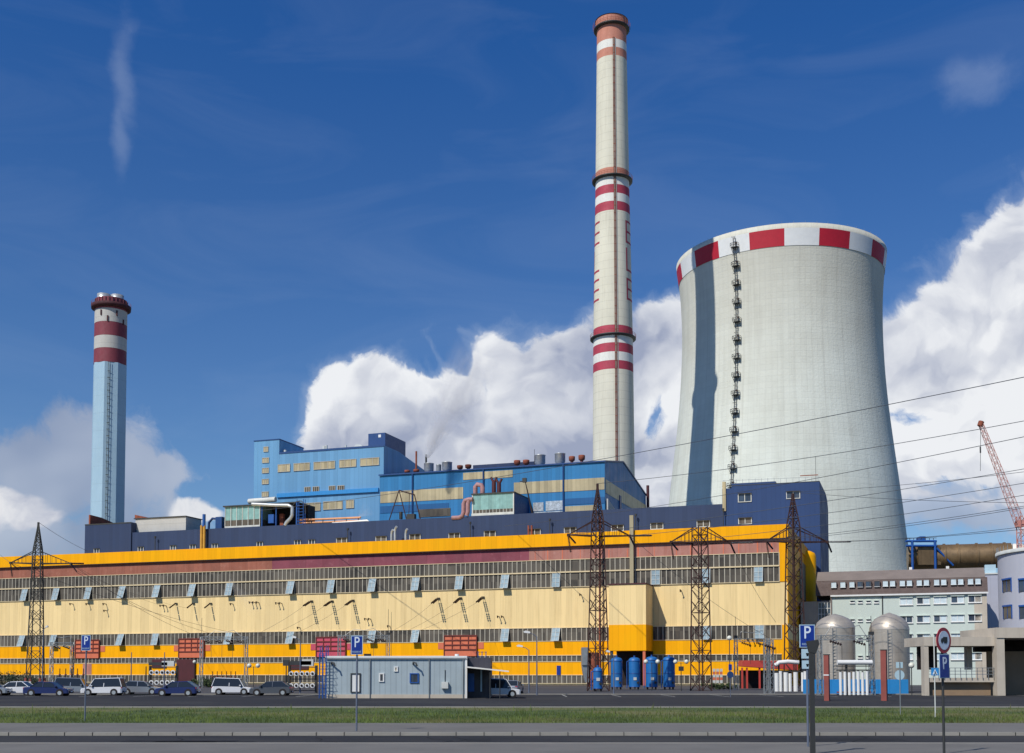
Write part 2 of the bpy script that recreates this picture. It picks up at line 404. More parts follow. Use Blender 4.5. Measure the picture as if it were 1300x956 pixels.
def gbox(p0, p1, y0, y1, z0, z1, m_, name, lab=None, d=.5):
    s = fmb(hall); s.box(xh(p0), xh(p1), -d, -.0035, FZ(p0, y1, 0) if y1 < 866 else 0.02, FZ(p0, y0, 0), m_); s.build(name, hall, lab)
gbox(227, 250, 837, 870, 0, 0, 'maroon', 'doorway', 'dark maroon doorway standing open', .6)
gbox(195, 213, 837, 848, 0, 0, 'maroon', 'panel', 'maroon panel', .3); gbox(369, 393, 842, 850, 0, 0, 'maroon', 'panel', 'maroon panel', .3)
gbox(107, 118, 841.5, 857, 0, 0, 'pinkb', 'door', 'faded pink hatch', .16)
gbox(707, 712, 845, 857, 0, 0, 'signb', 'noticeboard', 'small dark blue board', .25)
# projecting loading block
lb = fmb(hall)
zt, zm, zb = FZ(800, 742, -6.6), FZ(800, 793, -6.6), FZ(800, 826, -6.6)
lb.box(xb0, xb1, -6.6, -.15, zm, zt, 'cream'); lb.box(xb0-.02, xb1+.02, -6.65, -.16, zb, zm-.003, 'yellow')
lb.box(xb0-.1, xb1+.1, -6.75, -.14, zt, zt+.25, 'maroon'); lb.build('loading_block', hall, 'cream and yellow box projecting from the hall')
lc = fmb(hall); lc.box(xb1-.7, xb1-.2, -6.5, -6.0, 0, zb, 'salmon'); lc.box(xb0+.2, xb0+.7, -6.5, -6, 0, zb, 'dsteel'); lc.build('column', hall)
fmb(hall).box(xb0, xb1, -.5, -.18, 0, zb, 'dark').build('loading_bay', hall)
fmb(hall).box(FX(803, 735, -.4)-.38, FX(803, 735, -.4)+.38, -1.2, -.66, zt+.3, H['top']+3, 'tan').build('vertical_duct', hall, 'weathered tan duct climbing the wall')
fmb(hall).tube(FW(0, 0, 0)*0+Vector((xh(763), -1.2, 0)), Vector((xh(764), -1.2, H['top']+3.0)), .2, 'rust', 10).build('downpipe', hall, 'rust orange pipe rising past the roof')

# ================================================================== navy block behind
YN = 46
zn = FZ(645, 653, YN)
X = lambda px, py=650, y=YN: FX(px, py, y)
nb = fthing('boiler_house', 'long navy blue block rising behind the yellow hall roof with a taller right end', 'factory building', X(1041), YN)
m = fmb(nb); m.box(X(168), X(917), YN, YN+12, 6, zn, 'navy'); m.build('wall', nb)
zl = FZ(140, 664.5, YN)
m = fmb(nb); m.box(X(109.5), X(168)-.01, YN-.4, YN+20, 6, zl, 'navy'); m.box(X(109.5)-.05, X(168), YN-.46, YN-.4, zl-.3, zl+.05, 'dsteel')
m.prism([(YN+1, zl), (YN+20, zl), (YN+20, zl+.5), (YN+6, zl+2.8), (YN+1, zl+3)], X(109.5)+.1, X(109.5)+.6, 'rust', 'x'); m.build('left_wing', nb)
m = fmb(nb)
z1, z2 = FZ(950, 615.5, YN), FZ(1020, 611.5, YN)
xa, xb_, xc, xd = X(917), X(929), X(985), X(1041)
dep = 30
m.prism([(YN, 6), (YN+dep, 6), (YN+dep, z2-2.5), (YN+dep-3, z2-.6), (YN+dep-9, z2+.2), (YN, z2)], xc, xd, 'navy2', 'x')
m.box(xb_, xc, YN, YN+dep-.2, 6, z1+.5, 'navy2'); m.box(xa, xb_, YN, YN+dep-.4, 6, z1-.6, 'navy2'); m.build('tall_end', nb, 'taller brighter navy end block')
m = fmb(nb); m.box(xa-.02, xd+.03, YN-.05, YN-.003, z2-.15, z2-.02, 'dsteel')
for px in range(919, 1040, 8):
    zz = z1+.5 if px < 985 else z2
    m.tube((X(px), YN+.3, zz), (X(px), YN+.3, zz+1.0), .05, 'steel', 4)
m.tube((xa, YN+.3, z1+1.3), (xd, YN+.3, z2+1.0), .05, 'steel', 4)
m.box(X(1016), X(1039), YN+.5, YN+.6, z2+1.4, z2+1.6, 'rust'); m.tube((X(1036), YN+1, z2), (X(1036), YN+1, z2+6), .06, 'dsteel', 4)
m.box(xa+.1, xa+.9, YN-.3, YN+.5, z1-6, z1+1, 'tan'); m.build('roof_railing', nb)
def win2(root, px, py, y, w=3.0, h=1.5, n=2, lab=None, glz='dwglass'):
    x, z = F(px, py, y); s = fmb(root)
    s.box(x-w/2, x+w/2, y-.06, y-.003, z-h/2, z+h/2, glz)
    for i in range(n+1): s.box(x-w/2+w*i/n-.08, x-w/2+w*i/n+.08, y-.16, y-.06, z-h/2, z+h/2, 'offw')
    s.box(x-w/2-.1, x+w/2+.1, y-.18, y-.06, z-h/2-.08, z-h/2+.06, 'offw'); s.box(x-w/2-.1, x+w/2+.1, y-.5, y-.003, z+h/2, z+h/2+.12, 'dsteel')
    s.build('window', root, lab)
for px in (123, 179, 220, 245, 273, 330, 378, 396): win2(nb, px, FZ and 856-(856-699.5+ (px-123)*.041), YN-.4 if px < 168 else YN, 1.8, 1.2, 2)
for px, py in ((434, 686.5), (484, 684.5), (527, 682), (577, 680.5), (622, 678), (679, 675.5), (724, 673.5), (784, 670.5), (834, 668), (893, 665), (946, 661.5)):
    win2(nb, px, py, YN, 3.0, 1.4, 2, glz='dglass')
win2(nb, 945.5, 632, YN, 3.0, 1.9, 2); win2(nb, 1007, 628.5, YN, 3.0, 1.6, 2)
s = fmb(nb)
for px, py in ((197, 683), (441.5, 673), (597, 665), (698, 661), (807, 655), (918, 648)): 
    x, z = F(px, py, YN-1); s.tube((x, YN-1, z-7), (x, YN-1, z), .12, 'dsteel', 6); s.tube((x, YN-1, z), (x, YN-1, z+.5), .3, 'dsteel', 6)
s.build('roof_mast', nb)
s = fmb(nb)
for px, py in ((497, 674), (501.5, 670), (515, 673)):
    x, z = F(px, py, YN-2.5); s.path([(x, YN-2.5, z-6), (x, YN-2.5, z-1), (x+.1, YN-2.5, z-.2), (x+.6, YN-2.9, z+.2)], .32, 'alum', 8)
s.build('vent_pipe', nb, 'three silver bent vent pipes')
s = fmb(nb)
for px, py in ((671, 667), (675, 667)):
    x, z = F(px, py, YN-2); s.tube((x, YN-2, z-6), (x, YN-2, z), .25, 'rust', 8)
s.build('vent_pipe', nb, 'pair of rusty vent pipes')
s = fmb(nb)
for px in (256, 259.5):
    x, z = F(px, 667, YN-1); s.tube((x, YN-1, z-8), (x, YN-1, z), .38, 'yelpipe', 8)
x, z = F(259, 662, YN-1); s.tube((x, YN-1, z-1.4), (x, YN-1, z+2), .45, 'bpaint', 8); s.build('vent_pipe', nb, 'pair of ochre pipes with a blue cap')
# light roof shed and small roof machines
rs = fthing('roof_shed', 'pale metal shed sitting on the navy roof near the left chimney', 'roof shed', X(172), YN+2)
zb_ = zn+.01; s = fmb(rs); zt_ = FZ(205, 657.5, YN+2); s.box(X(172, 660, YN+2), X(236, 660, YN+2), YN+2, YN+9.5, zb_, zt_, 'stackw'); s.build('wall', rs)
s = fmb(rs); s.box(X(172, 660, YN+2)-.4, X(236, 660, YN+2)+.2, YN+1.7, YN+9.7, zt_, zt_+.25, 'dsteel'); s.build('roof', rs)
s = fmb(rs); s.prism([(X(171, 660, YN+3), zt_+.26), (X(190, 660, YN+3), zt_+.26), (X(171, 660, YN+3), zt_+1.5)], YN+3, YN+8, 'rust'); s.build('wedge', rs)
dm = fthing('duct_machine', 'dark blue round duct on the navy roof beside the pale shed', 'machine', X(273), YN+3)
s = fmb(dm); x0_, x1_ = X(265, 660, YN+3), X(283, 660, YN+3)
s.path([(x0_, YN+3, zb_), (x0_+.1, YN+3, zb_+2.2), (x0_+1.2, YN+3, zb_+3.3), (x0_+2.4, YN+3, zb_+3.2), (x0_+3, YN+3, zb_+2)], .35, 'navy2', 8); s.box(x0_+2.6, x1_, YN+2.4, YN+5, zb_, zb_+3.6, 'deepb'); s.build('duct', dm)

# ================================================================== glazed roof units
def bodybox(root, x0, x1, y0, y1, z0, z1, mt, name, lab=None):
    s = fmb(root); s.box(x0, x1, y0, y1, z0, z1, mt); return s.build(name, root, lab)
YU = YN+.6
ua = fthing('glazed_roof_unit', 'mint green glazed box with a dark open plant room beside it on the navy roof', 'roof unit', X(286), YU)
x0, x1, x2, x3 = [X(p, 655, YU) for p in (286, 330, 332, 377)]
za, zm_, zb2 = FZ(305, 643, YU), FZ(305, 660, YU), zb_
bodybox(ua, x0, x1, YU, YU+10, zm_, za, 'mint', 'glazing'); bodybox(ua, x0, x1, YU-.02, YU+10, zb2, zm_-.01, 'dglass', 'window_band')
bodybox(ua, x0-.5, x1+.5, YU-.5, YU+10.3, za+.01, za+.35, 'dsteel', 'roof')
s = fmb(ua); s.box(x0, x1+.1, YU-.15, YU-.03, zb2, zb2+.5, 'offw')
for i in range(7): xx = x0+(x1-x0)*i/6; s.box(xx-.08, xx+.08, YU-.12, YU-.003, zb2, za, 'offw')
s.build('frame', ua)
s = fmb(ua); s.box(x2, x3, YU+6, YU+10, zb2, za+.2, 'dark'); s.box(x2, x3, YU, YU+10, za+.2, za+.5, 'dsteel')
for xx in (x2+.1, (x2+x3)/2-1, x3-.2): s.box(xx-.12, xx+.12, YU, YU+.25, zb2, za+.2, 'bpaint')
s.box(x2+1.5, x2+3.2, YU+1, YU+3, zb2+1, zb2+3.4, 'bpaint'); s.box(x2+3.8, x2+5, YU+3, YU+4, zb2, zb2+3.7, 'rust'); s.build('plant_room', ua)
s = fmb(ua)
yy = YU-.4
s.path([Vector((X(p, 655, yy), yy, FZ(p, q, yy))) for p, q in ((320, 640), (350, 641.5), (366, 641.5), (371, 644), (371, 654), (369, 658), (364, 663), (362, 667))], .5, 'alum', 10)
s.build('lagged_pipe', ua)
s = fmb(ua); yy = YU+2
s.tube((X(316, 637, yy), yy, za+1.6), (X(350, 637, yy), yy, za+1.75), .75, 'offw', 12); s.build('horizontal_tank', ua)
s = fmb(ua); yy = YU-.6
for p in (377, 385):
    for d in (0, 1.0): s.tube((X(p, 655, yy), yy+d, zb2), (X(p, 655, yy), yy+d, za+1), .1, 'bpaint', 6)
for k in range(7): 
    zz = zb2+k*.85; s.tube((X(377, 655, yy), yy, zz), (X(385, 655, yy), yy, zz), .08, 'bpaint', 4); s.tube((X(377, 655, yy), yy+1, zz), (X(377, 655, yy), yy, zz+.8), .05, 'bpaint', 4)
s.path([(X(p, 655, yy), yy, FZ(p, q, yy)) for p, q in ((372, 641), (376, 637), (382, 636), (387, 640), (388, 652))], .14, 'dsteel', 6)
s.build('steel_frame', ua)
pp = fthing('roof_pipeline', 'two orange pipes running low along the navy roof below the light blue building', 'pipeline', X(378), YN+3)
for q, d in ((660.5, 0), (664.5, .2)):
    s = fmb(pp); yy = YN+2+d
    s.tube((X(377, q, yy), yy, FZ(377, q, yy)), (X(458, q-3.5, yy), yy, FZ(458, q-3.5, yy)), .28, 'orange', 8)
    for k in range(6): xx = X(380+15*k, q, yy); s.box(xx-.08, xx+.08, yy-.1, yy+.1, zn, FZ(380+15*k, q-.7*k, yy), 'dsteel')
    s.build('pipe', pp)
s = fmb(pp); yy = YN+1.5; s.path([(X(p, 655, yy), yy, FZ(p, q, yy)) for p, q in ((422, 664.8), (440, 663.5), (466, 661), (468, 663))], .35, 'whiteduct', 8); s.build('pipe', pp)

ub = fthing('glazed_roof_unit', 'mint green glazed box with pink pipes standing on the navy roof before the azure building', 'roof unit', X(600), YU)
x0, x1 = X(600, 640, YU), X(652, 640, YU)
za, zm_, zb2 = FZ(625, 627, YU), FZ(625, 646.5, YU), FZ(625, 656, YU)
bodybox(ub, x0, x1, YU, YU+11.8, zm_, za, 'mint', 'glazing'); bodybox(ub, x0, x1, YU+.01, YU+12, zn-.2, zm_-.01, 'dglass', 'window_band')
bodybox(ub, x0-.3, x1+.3, YU-.3, YU+12.3, za+.01, za+.3, 'dsteel', 'roof')
s = fmb(ub); s.box(x0-.2, x1+.2, YU-.3, YU-.03, zn-.3, zn+.7, 'offw')
for xx in (x0, x1): s.box(xx-.15, xx+.15, YU-.12, YU-.003, zn, za, 'offw')
for i in range(1, 12): xx = x0+(x1-x0)*i/12; s.box(xx-.05, xx+.05, YU-.06, YU-.003, zn, zm_, 'offw')
s.build('frame', ub)
bodybox(ub, x1+.02, x1+.2, YU+.3, YU+11.7, zn-.1, za, 'deepb', 'side_wall')
s = fmb(ub); yy = YU-.5
for dx in (0, 5.5):
    s.path([(X(p+dx, 655, yy), yy, FZ(p, q, yy)) for p, q in ((574, 657.5), (583, 657), (587, 655), (588.5, 650), (588.5, 640), (590, 635.5), (595, 634), (600, 634))][(0 if dx == 0 else 2):(8 if dx == 0 else 6)], .55, 'pink', 10)
s.build('lagged_pipe', ub, 'pink lagged pipes')
s = fmb(ub); yy = YU+1
s.path([(X(p, 620, yy), yy, FZ(p, q, yy)) for p, q in ((603.5, 628), (603.5, 618), (606, 615), (611, 616), (612.5, 619), (612.5, 628))], .6, 'pink', 10); s.build('bent_pipe', ub)
s = fmb(ub)
for p in (627, 633.5):
    top = 612 if p < 630 else 614
    s.tube((X(p, 620, yy), yy, za), (X(p, 620, yy), yy, FZ(p, top, yy)), .55, 'maroon', 10)
    for d in (-.8, .8): s.tube((X(p, 620, yy), yy, FZ(p, top, yy)-.2), (X(p, 620, yy)+d, yy, FZ(p, top-6, yy)), .32, 'maroon', 8)
s.build('forked_exhaust', ub)
fb = fthing('floodlight_mast', 'dark slanting floodlight mast right of the mint green glazed box', 'mast', X(672), YN+1)
s = fmb(fb); yy = YN+1; s.tube((X(676, 640, yy), yy, zn), (X(667, 640, yy), yy, FZ(667, 612, yy)), .3, 'dark', 6, .12); s.build('pole', fb)
s = fmb(fb); xx, zz = F(666, 610, yy); s.box(xx-.5, xx+.5, yy-.4, yy+.3, zz-.5, zz+.6, 'dsteel'); s.box(xx-1.2, xx-.5, yy-.2, yy+.2, zz-.3, zz-.1, 'dsteel'); s.build('floodlight', fb)
af = fthing('lifting_frame', 'dark steel A frame hoist on the navy roof before the azure building', 'hoist', X(510), YN+2)
s = fmb(af)
yy = YN+2
def q_(p, q, y): return (X(p, 640, y), y, FZ(p, q, y))
s.tube(q_(494, 661, yy), q_(506.5, 622.5, yy), .14, 'rsteel', 5); s.tube(q_(516, 659, yy), q_(506.5, 622.5, yy), .14, 'rsteel', 5); s.tube(q_(500, 642, yy), q_(511, 641.5, yy), .1, 'rsteel', 5)
s.tube(q_(506.5, 622.5, yy), q_(526, 628, yy), .18, 'rsteel', 5); s.tube(q_(526, 628, yy), q_(534, 660, yy), .16, 'rsteel', 5); s.tube(q_(520, 626, yy), q_(519, 655, yy), .08, 'rsteel', 5)
s.box(X(513), X(523), yy-.5, yy+.8, zn, zn+1.6, 'dsteel'); s.tube(q_(509, 659, yy), q_(509, 650, yy), .5, 'dsteel', 8); s.build('frame', af)

# ================================================================== azure building with tan bands
YA = 58.5
X2 = lambda px, py=620: FX(px, py, YA)
az = fthing('azure_building', 'azure blue building with tan glazed bands behind the navy roof, left of the tall chimney', 'factory building', X2(768), YA)
zt = FZ(625, 595.5, YA); x0, x1 = X2(482), X2(768); dp = 49
s = fmb(az); s.prism([(YA, 10), (YA+dp, 10), (YA+dp, zt-1.5), (YA+20, zt+3.4), (YA, zt)], x0, x1, 'azure', 'x'); s.build('wall', az)
s = fmb(az); s.prism([(YA-.4, zt), (YA+20, zt+3.42), (YA+dp+.2, zt-1.48), (YA+dp+.2, zt-1.1), (YA+20, zt+3.8), (YA-.4, zt+.38)], x0-.2, x1+.25, 'deepb', 'x'); s.build('roof', az)
def aband(p0, p1, y0, y1, pm, mt, name, d=.1, lab=None):
    s = fmb(az); s.box(X2(p0), X2(p1), YA-d, YA-.003, FZ(pm, y1, YA), FZ(pm, y0, YA), mt); s.build(name, az, lab)
aband(483, 588, 621.5, 636, 535, 'tan', 'glazed_band'); aband(588, 651, 598.5, 607.5, 620, 'tan', 'glazed_band'); aband(652.5, 767.5, 609.5, 624.5, 710, 'tan', 'glazed_band')
aband(717, 767.5, 632, 640, 742, 'azure2', 'dark_band'); aband(717.5, 757, 642, 652, 737, 'tan', 'glazed_band', .12)
aband(483, 570, 641, 650, 520, 'azure2', 'dark_band'); aband(532, 572, 646, 656, 550, 'dglass', 'window_band', .14); 
aband(677, 690, 638, 649, 684, 'silvfoil', 'foil_window', .14, 'silver foil covered window'); aband(693, 715, 636, 648, 704, 'silvfoil', 'foil_window', .14, 'silver foil covered window')
aband(677, 716, 649.5, 652.5, 696, 'silvfoil', 'foil_strip', .12)
s = fmb(az)
for p in (524, 614, 715.5): s.tube((X2(p), YA-.3, 10), (X2(p), YA-.3, zt), .22, 'deepb', 8)
s.build('downpipe', az)
s = fmb(az)
zg0, zg1 = FZ(768, 625, YA), FZ(768, 608, YA)
s.box(x1+.003, x1+.1, YA+.5, YA+dp-.2, zg0, zg1, 'tan'); s.build('side_band', az)
s = fmb(az); s.box(x1+.003, x1+.3, YA+15, YA+17, zg0-3.5, zg0+1.5, 'deepb'); s.build('side_door', az)
s = fmb(az); s.tube((x1+.6, YA+dp, 10), (x1+.6, YA+dp, zt+1.6), .45, 'maroon', 8); s.build('corner_pipe', az)
# gently sloping grey lean-to at the foot of the side wall
s = fmb(az); s.prism([(YA+.4, 10), (YA+24, 10), (YA+24, zg0-7), (YA+.4, zg0-1.6)], x1+.35, x1+.7, 'stackw', 'x'); s.build('lean_to', az)
# roof vents
def rvent(px, py0, py1, w, rusty, zb):
    yv = YA+4 if True else YA
    x, z1_ = F(px, py0, yv); r = w/2*(yv+(A0-CAM).dot(BY))/FPX*1.0
    zs = zt+.7; s = fmb(az); mt = 'rust' if rusty else 'alum'
    hgt = z1_-zs
    if rusty: s.tube((x, yv, zs-.3), (x, yv, zs+hgt*.45), r*.42, mt, 10); s.lathe([(r*.5, zs+hgt*.35), (r*.95, zs+hgt*.5), (r, zs+hgt*.95), (r*.9, z1_), (r*.1, z1_+.12)], (x, yv), mt, 18)
    else: s.lathe([(r*.7, zs-.3), (r*.85, zs+hgt*.2), (r, zs+hgt*.3), (r, zs+hgt*.93), (r*1.06, zs+hgt*.95), (r*1.06, z1_), (r*.3, z1_+.2)], (x, yv), mt, 20)
    s.build('roof_vent', az, 'rusty roof vent' if rusty else None)
for a in ((517, 597, 0, 8, 1), (528.5, 596, 0, 8.5, 1), (544.5, 588.5, 0, 13.5, 0), (557, 590, 0, 7, 0), (567.5, 587, 0, 14, 0), (584, 591, 0, 8.5, 1), (594.5, 590, 0, 9, 1),
          (656.5, 584.5, 0, 9, 1), (668, 584, 0, 9, 1), (685.5, 578, 0, 14.5, 0), (711, 576, 0, 14, 0), (726, 579.5, 0, 8.5, 1), (738.5, 578, 0, 9, 1)): rvent(*a, None)
s = fmb(az); yv = YA+20
s.box(FX(602, 590, yv), FX(680, 590, yv), yv-1, yv+3, zt+2, FZ(640, 589, yv), 'navy'); s.build('ridge_ventilator', az)
s = fmb(az)
for p, q in ((528.5, 573), (541, 577)):
    s = fmb(az); x, z = F(p, q, YA+8); s.tube((x, YA+8, zt), (x, YA+8, z), .28, 'rust' if p < 530 else 'dsteel', 8); s.build('exhaust_pipe', az, 'rusty exhaust pipe' if p < 530 else 'dark exhaust pipe')
s = fmb(az); x, z = F(678.5, 575, YA+6); s.tube((x, YA+6, zt), (x, YA+6, z+1), .06, 'dsteel', 5)
s.build('aerial', az)

# ================================================================== light blue building
YB = 62
X3 = lambda px, py=620: FX(px, py, YB)
lbd = fthing('light_blue_building', 'light blue building with a stair tower at its left and rows of tan windows', 'factory building', X3(487), YB)
x0, x1, xt0, xt1 = X3(354), X3(487), X3(322), X3(354); zt = FZ(420, 570, YB); dp = 40
s = fmb(lbd); s.prism([(YB, 10), (YB+dp+12, 10), (YB+dp+12, zt-6), (YB+dp, zt-3.6), (YB+10, zt), (YB, zt)], x0+.01, x1, 'sky_b', 'x'); s.build('wall', lbd)
s = fmb(lbd); s.box(x0, x1+.1, YB-.12, YB-.003, zt-.4, zt+.15, 'deepb'); s.build('parapet', lbd)
ztt = FZ(338, 559.5, YB)
s = fmb(lbd); s.box(xt0, xt1, YB-.02, YB+14, 10, ztt, 'sky_b'); s.build('stair_tower', lbd)
s = fmb(lbd); s.box(xt0-.1, xt1+.1, YB-.14, YB+14.1, ztt, ztt+.3, 'deepb'); s.build('tower_roof', lbd)
def bwin(p0, p1, y0, y1, mt='tan', nm='window', d=.12):
    pm = (p0+p1)/2; s = fmb(lbd); xa_, xb_ = X3(p0), X3(p1); zz0, zz1 = FZ(pm, y1, YB), FZ(pm, y0, YB)
    s.box(xa_, xb_, YB-d, YB-.022, zz0, zz1, mt)
    for k in range(4): xx = xa_+(xb_-xa_)*k/3; s.box(xx-.08, xx+.08, YB-d-.08, YB-d, zz0, zz1, 'mull')
    for z_ in (zz0, zz1): s.box(xa_-.1, xb_+.1, YB-d-.1, YB-d, z_-.07, z_+.07, 'mull')
    s.build(nm, lbd)
for q in (570.5, 584.5, 597.5, 611.5, 627.5): bwin(333 if q > 575 else 334.5, 341 if q > 575 else 340, q-3, q+3)
for a, b, c in ((353, 368, 594.5), (373, 393, 593), (398.5, 425, 591), (431, 452, 588.5), (457.5, 481, 586.5)): bwin(a, b, c-4.8, c+4.4)
for a, b in ((387, 394), (397.5, 405), (418, 425.5), (429, 437)): bwin(a, b, 618.5-(a-387)*.045, 626-(a-387)*.045, 'dglass')
for a, b, c in ((386, 407, 643.5), (411, 435, 641.5), (440, 449.5, 640)): bwin(a, b, c-5, c+5)
s = fmb(lbd); pm = 417; s.box(X3(352.5), X3(481), YB-.5, YB-.022, FZ(pm, 628.2, YB), FZ(pm, 623.2, YB), 'brightb'); s.build('canopy_band', lbd)
s = fmb(lbd); yv = YB+6; s.box(FX(467.5, 560, yv), FX(489, 560, yv), yv, yv+14, zt, FZ(478, 550, yv), 'deepb'); s.build('rooftop_box', lbd, 'dark blue lift housing on the roof')
s = fmb(lbd); x, z = F(482, 553.5, yv); s.box(x-.4, x+.4, yv-.05, yv-.003, z-.4, z+.4, 'white'); s.build('notice', lbd)
s = fmb(lbd)
for p, q, w in ((412, 566.5, 1.2), (414.5, 565.5, .7), (439, 565, .5), (362, 571.5, 1.0)): x, z = F(p, q, YB+2); s.tube((x, YB+2, zt-.5), (x, YB+2, z), w*.5, 'offw', 8)
s.prism([(FX(446, 560, YB+3), zt), (FX(465, 560, YB+3), zt), (FX(458, 560, YB+3), zt+1.3), (FX(452, 560, YB+3), zt+1.5)], YB+3, YB+6, 'offw')
s.build('roof_vent', lbd)
# ================================================================== left stack
def pxr(w, Y): return w/2*Y/FPX
YS = 385.0
c0 = W(140, 660, YS)  # axis
cx = GX(140.5, YS); 
def Zs(py, px=140): return W(px, py, YS-5).z
ls = thing('chimney', 'pale blue eight sided chimney with wine red and white bands and two short flues', 'chimney', (cx, YS, 0))
ls.location.x = W(138, 560, YS).x
R0, R1 = pxr(43.5, YS), pxr(40.5, YS)
vdir = math.atan2(-YS, -ls.location.x)       # direction from axis to the camera
zcl = Zs(459)
s = MB(); a = vdir+R(27)
rim = [(R0*1.02*math.cos(a+i*math.pi/4), R0*1.02*math.sin(a+i*math.pi/4)) for i in range(8)]
n = 8; vs = [(x, y, 0) for x, y in rim]+[(x*.95, y*.95, zcl) for x, y in rim]
s.add(vs, [(i, (i+1) % n, n+(i+1) % n, n+i) for i in range(n)]+[tuple(range(n, 2*n))], 'stackb'); s.build('cladding', ls)
def ring(root, z0, z1, r0, r1, mt, name='band', lab=None, seg=48):
    m_ = MB(); m_.lathe([(r0, z0), (r1, z1)], (0, 0), mt, seg); m_.build(name, root, lab)
zz = [Zs(q) for q in (459, 441, 425, 407.6, 390.5, 388)]
for i, (mt, lb_) in enumerate((('stackr', 'lower wine red band'), ('stackw', 'lower grey white band'), ('stackr', 'upper wine red band'), ('stackw', 'upper grey white band'), ('stackr', 'dark red neck under the gallery'))):
    ring(ls, zz[i]+.004, zz[i+1], R1*.99, R1*.985, mt, 'band', lb_)
s = MB(); s.lathe([(R1*.99, zz[5]-.2), (R1*1.2, zz[5]+.1), (R1*1.22, zz[5]+1.3), (R1*1.0, zz[5]+1.31)], (0, 0), 'stackd', 48)
for i in range(32):
    t = 2*math.pi*i/32; s.tube((R1*1.2*math.cos(t), R1*1.2*math.sin(t), zz[5]+1.3), (R1*1.2*math.cos(t), R1*1.2*math.sin(t), zz[5]+2.4), .06, 'stackr', 4)
s.build('gallery', ls)
zh = Zs(376)
s = MB(); s.lathe([(R1*.97, zz[5]+1.3), (R1*.97, zh)], (0, 0), 'stackr', 48)
for i in range(28):
    t = 2*math.pi*i/28; s.box(R1*.98*math.cos(t)-.12, R1*.98*math.cos(t)+.12, R1*.98*math.sin(t)-.12, R1*.98*math.sin(t)+.12, zz[5]+1.3, zh-.2, 'stackd')
s.build('head', ls)
px_ = Vector((math.cos(vdir+math.pi/2), math.sin(vdir+math.pi/2)))
for k in (-1, 1):
    s = MB(); s.lathe([(2.2, zh), (2.2, Zs(368.5)), (1.9, Zs(368.5)), (1.9, Zs(368.5)-.6)], (px_.x*k*2.55+(-.6 if k > 0 else 0), px_.y*k*2.55-.3*k), 'alum', 24); s.build('flue', ls)
s = MB()
for dpx, q in ((-12, 396.5), (-4, 404), (7, 396.5), (15, 406)):
    t = vdir+math.asin(max(-1, min(1, dpx/20.3))); 
    s.box(R1*math.cos(t)-.22, R1*math.cos(t)+.22, R1*math.sin(t)-.22, R1*math.sin(t)+.22, Zs(q)-.9, Zs(q)+.9, 'stackd')
s.build('slot_window', ls)
s = MB(); t = vdir-R(3); u_ = Vector((-math.sin(t), math.cos(t), 0))
rr = lambda z: R0*(1.02*(1-.05*z/zcl))*math.cos(R(15))+.15
for d in (-.28, .28):
    p0 = Vector((math.cos(t)*rr(12), math.sin(t)*rr(12), 12))+u_*d; p1 = Vector((math.cos(t)*rr(zcl), math.sin(t)*rr(zcl), zcl))+u_*d; s.tube(p0, p1, .07, 'dsteel', 4)
z = 14
while z < zcl-2:
    c = Vector((math.cos(t)*rr(z), math.sin(t)*rr(z), z)); s.tube(c-u_*.5, c+u_*.5, .1, 'dsteel', 4); z += 2.2
s.build('ladder', ls)

# ================================================================== tall chimney
YC = 345.0
tc_ = thing('chimney', 'tall round concrete chimney with red and white bands, galleries and vertical red lettering', 'chimney', (W(778.5, 480, YC).x, YC, 0))
RB = pxr(54, YC)
def Zc(py): return W(777, py, YC-6).z
zT = Zc(14)
prof_px = [(600, 53.5), (430, 51), (223, 43.5), (40, 38.5), (14, 38.5)]
pf = sorted([(Zc(q), pxr(w, YC)) for q, w in prof_px])
def rc(z):
    if z <= pf[0][0]: return pf[0][1]+(pf[0][0]-z)*.012
    for (z0, r0), (z1, r1) in zip(pf, pf[1:]):
        if z <= z1: return r0+(r1-r0)*(z-z0)/(z1-z0)
    return pf[-1][1]
vd = math.atan2(-YC, -tc_.location.x)
def cseg(q0, q1, mt, name, lab=None, grow=0):
    z0, z1 = (0 if q0 is None else Zc(q0)), Zc(q1); n_ = max(1, int((z1-z0)/8))
    s = MB(); s.lathe([(rc(z0+(z1-z0)*i/n_)+grow, z0+(z1-z0)*i/n_+(.004 if i == 0 else 0)) for i in range(n_+1)], (0, 0), mt, 64, cap=False); s.build(name, tc_, lab)
cseg(None, 468, 'chim', 'shaft'); cseg(468, 457, 'chimr', 'band', 'lowest red band'); cseg(457, 446, 'chimw', 'band', 'white band'); cseg(446, 434.5, 'chimr', 'band', 'red band'); cseg(434.5, 423, 'chimw', 'band', 'white band')
cseg(423, 412, 'chimr', 'band', 'red band over the lower gallery'); cseg(412, 265, 'chim', 'shaft'); cseg(265, 253.5, 'chimr', 'band', 'red band'); cseg(253.5, 243, 'chimw', 'band', 'white band'); cseg(243, 232, 'chimr', 'band', 'red band')
cseg(232, 219.5, 'chimw', 'band', 'white band'); cseg(219.5, 210, 'chims', 'band', 'faded salmon band over the upper gallery'); cseg(210, 66.5, 'chim', 'shaft'); cseg(66.5, 56, 'chims', 'band', 'faded salmon band'); cseg(56, 45.5, 'chimw', 'band', 'white band near the top')
cseg(45.5, 24, 'chims', 'band', 'faded salmon band under the rim'); cseg(24, 14, 'chims', 'rim', None, .35)
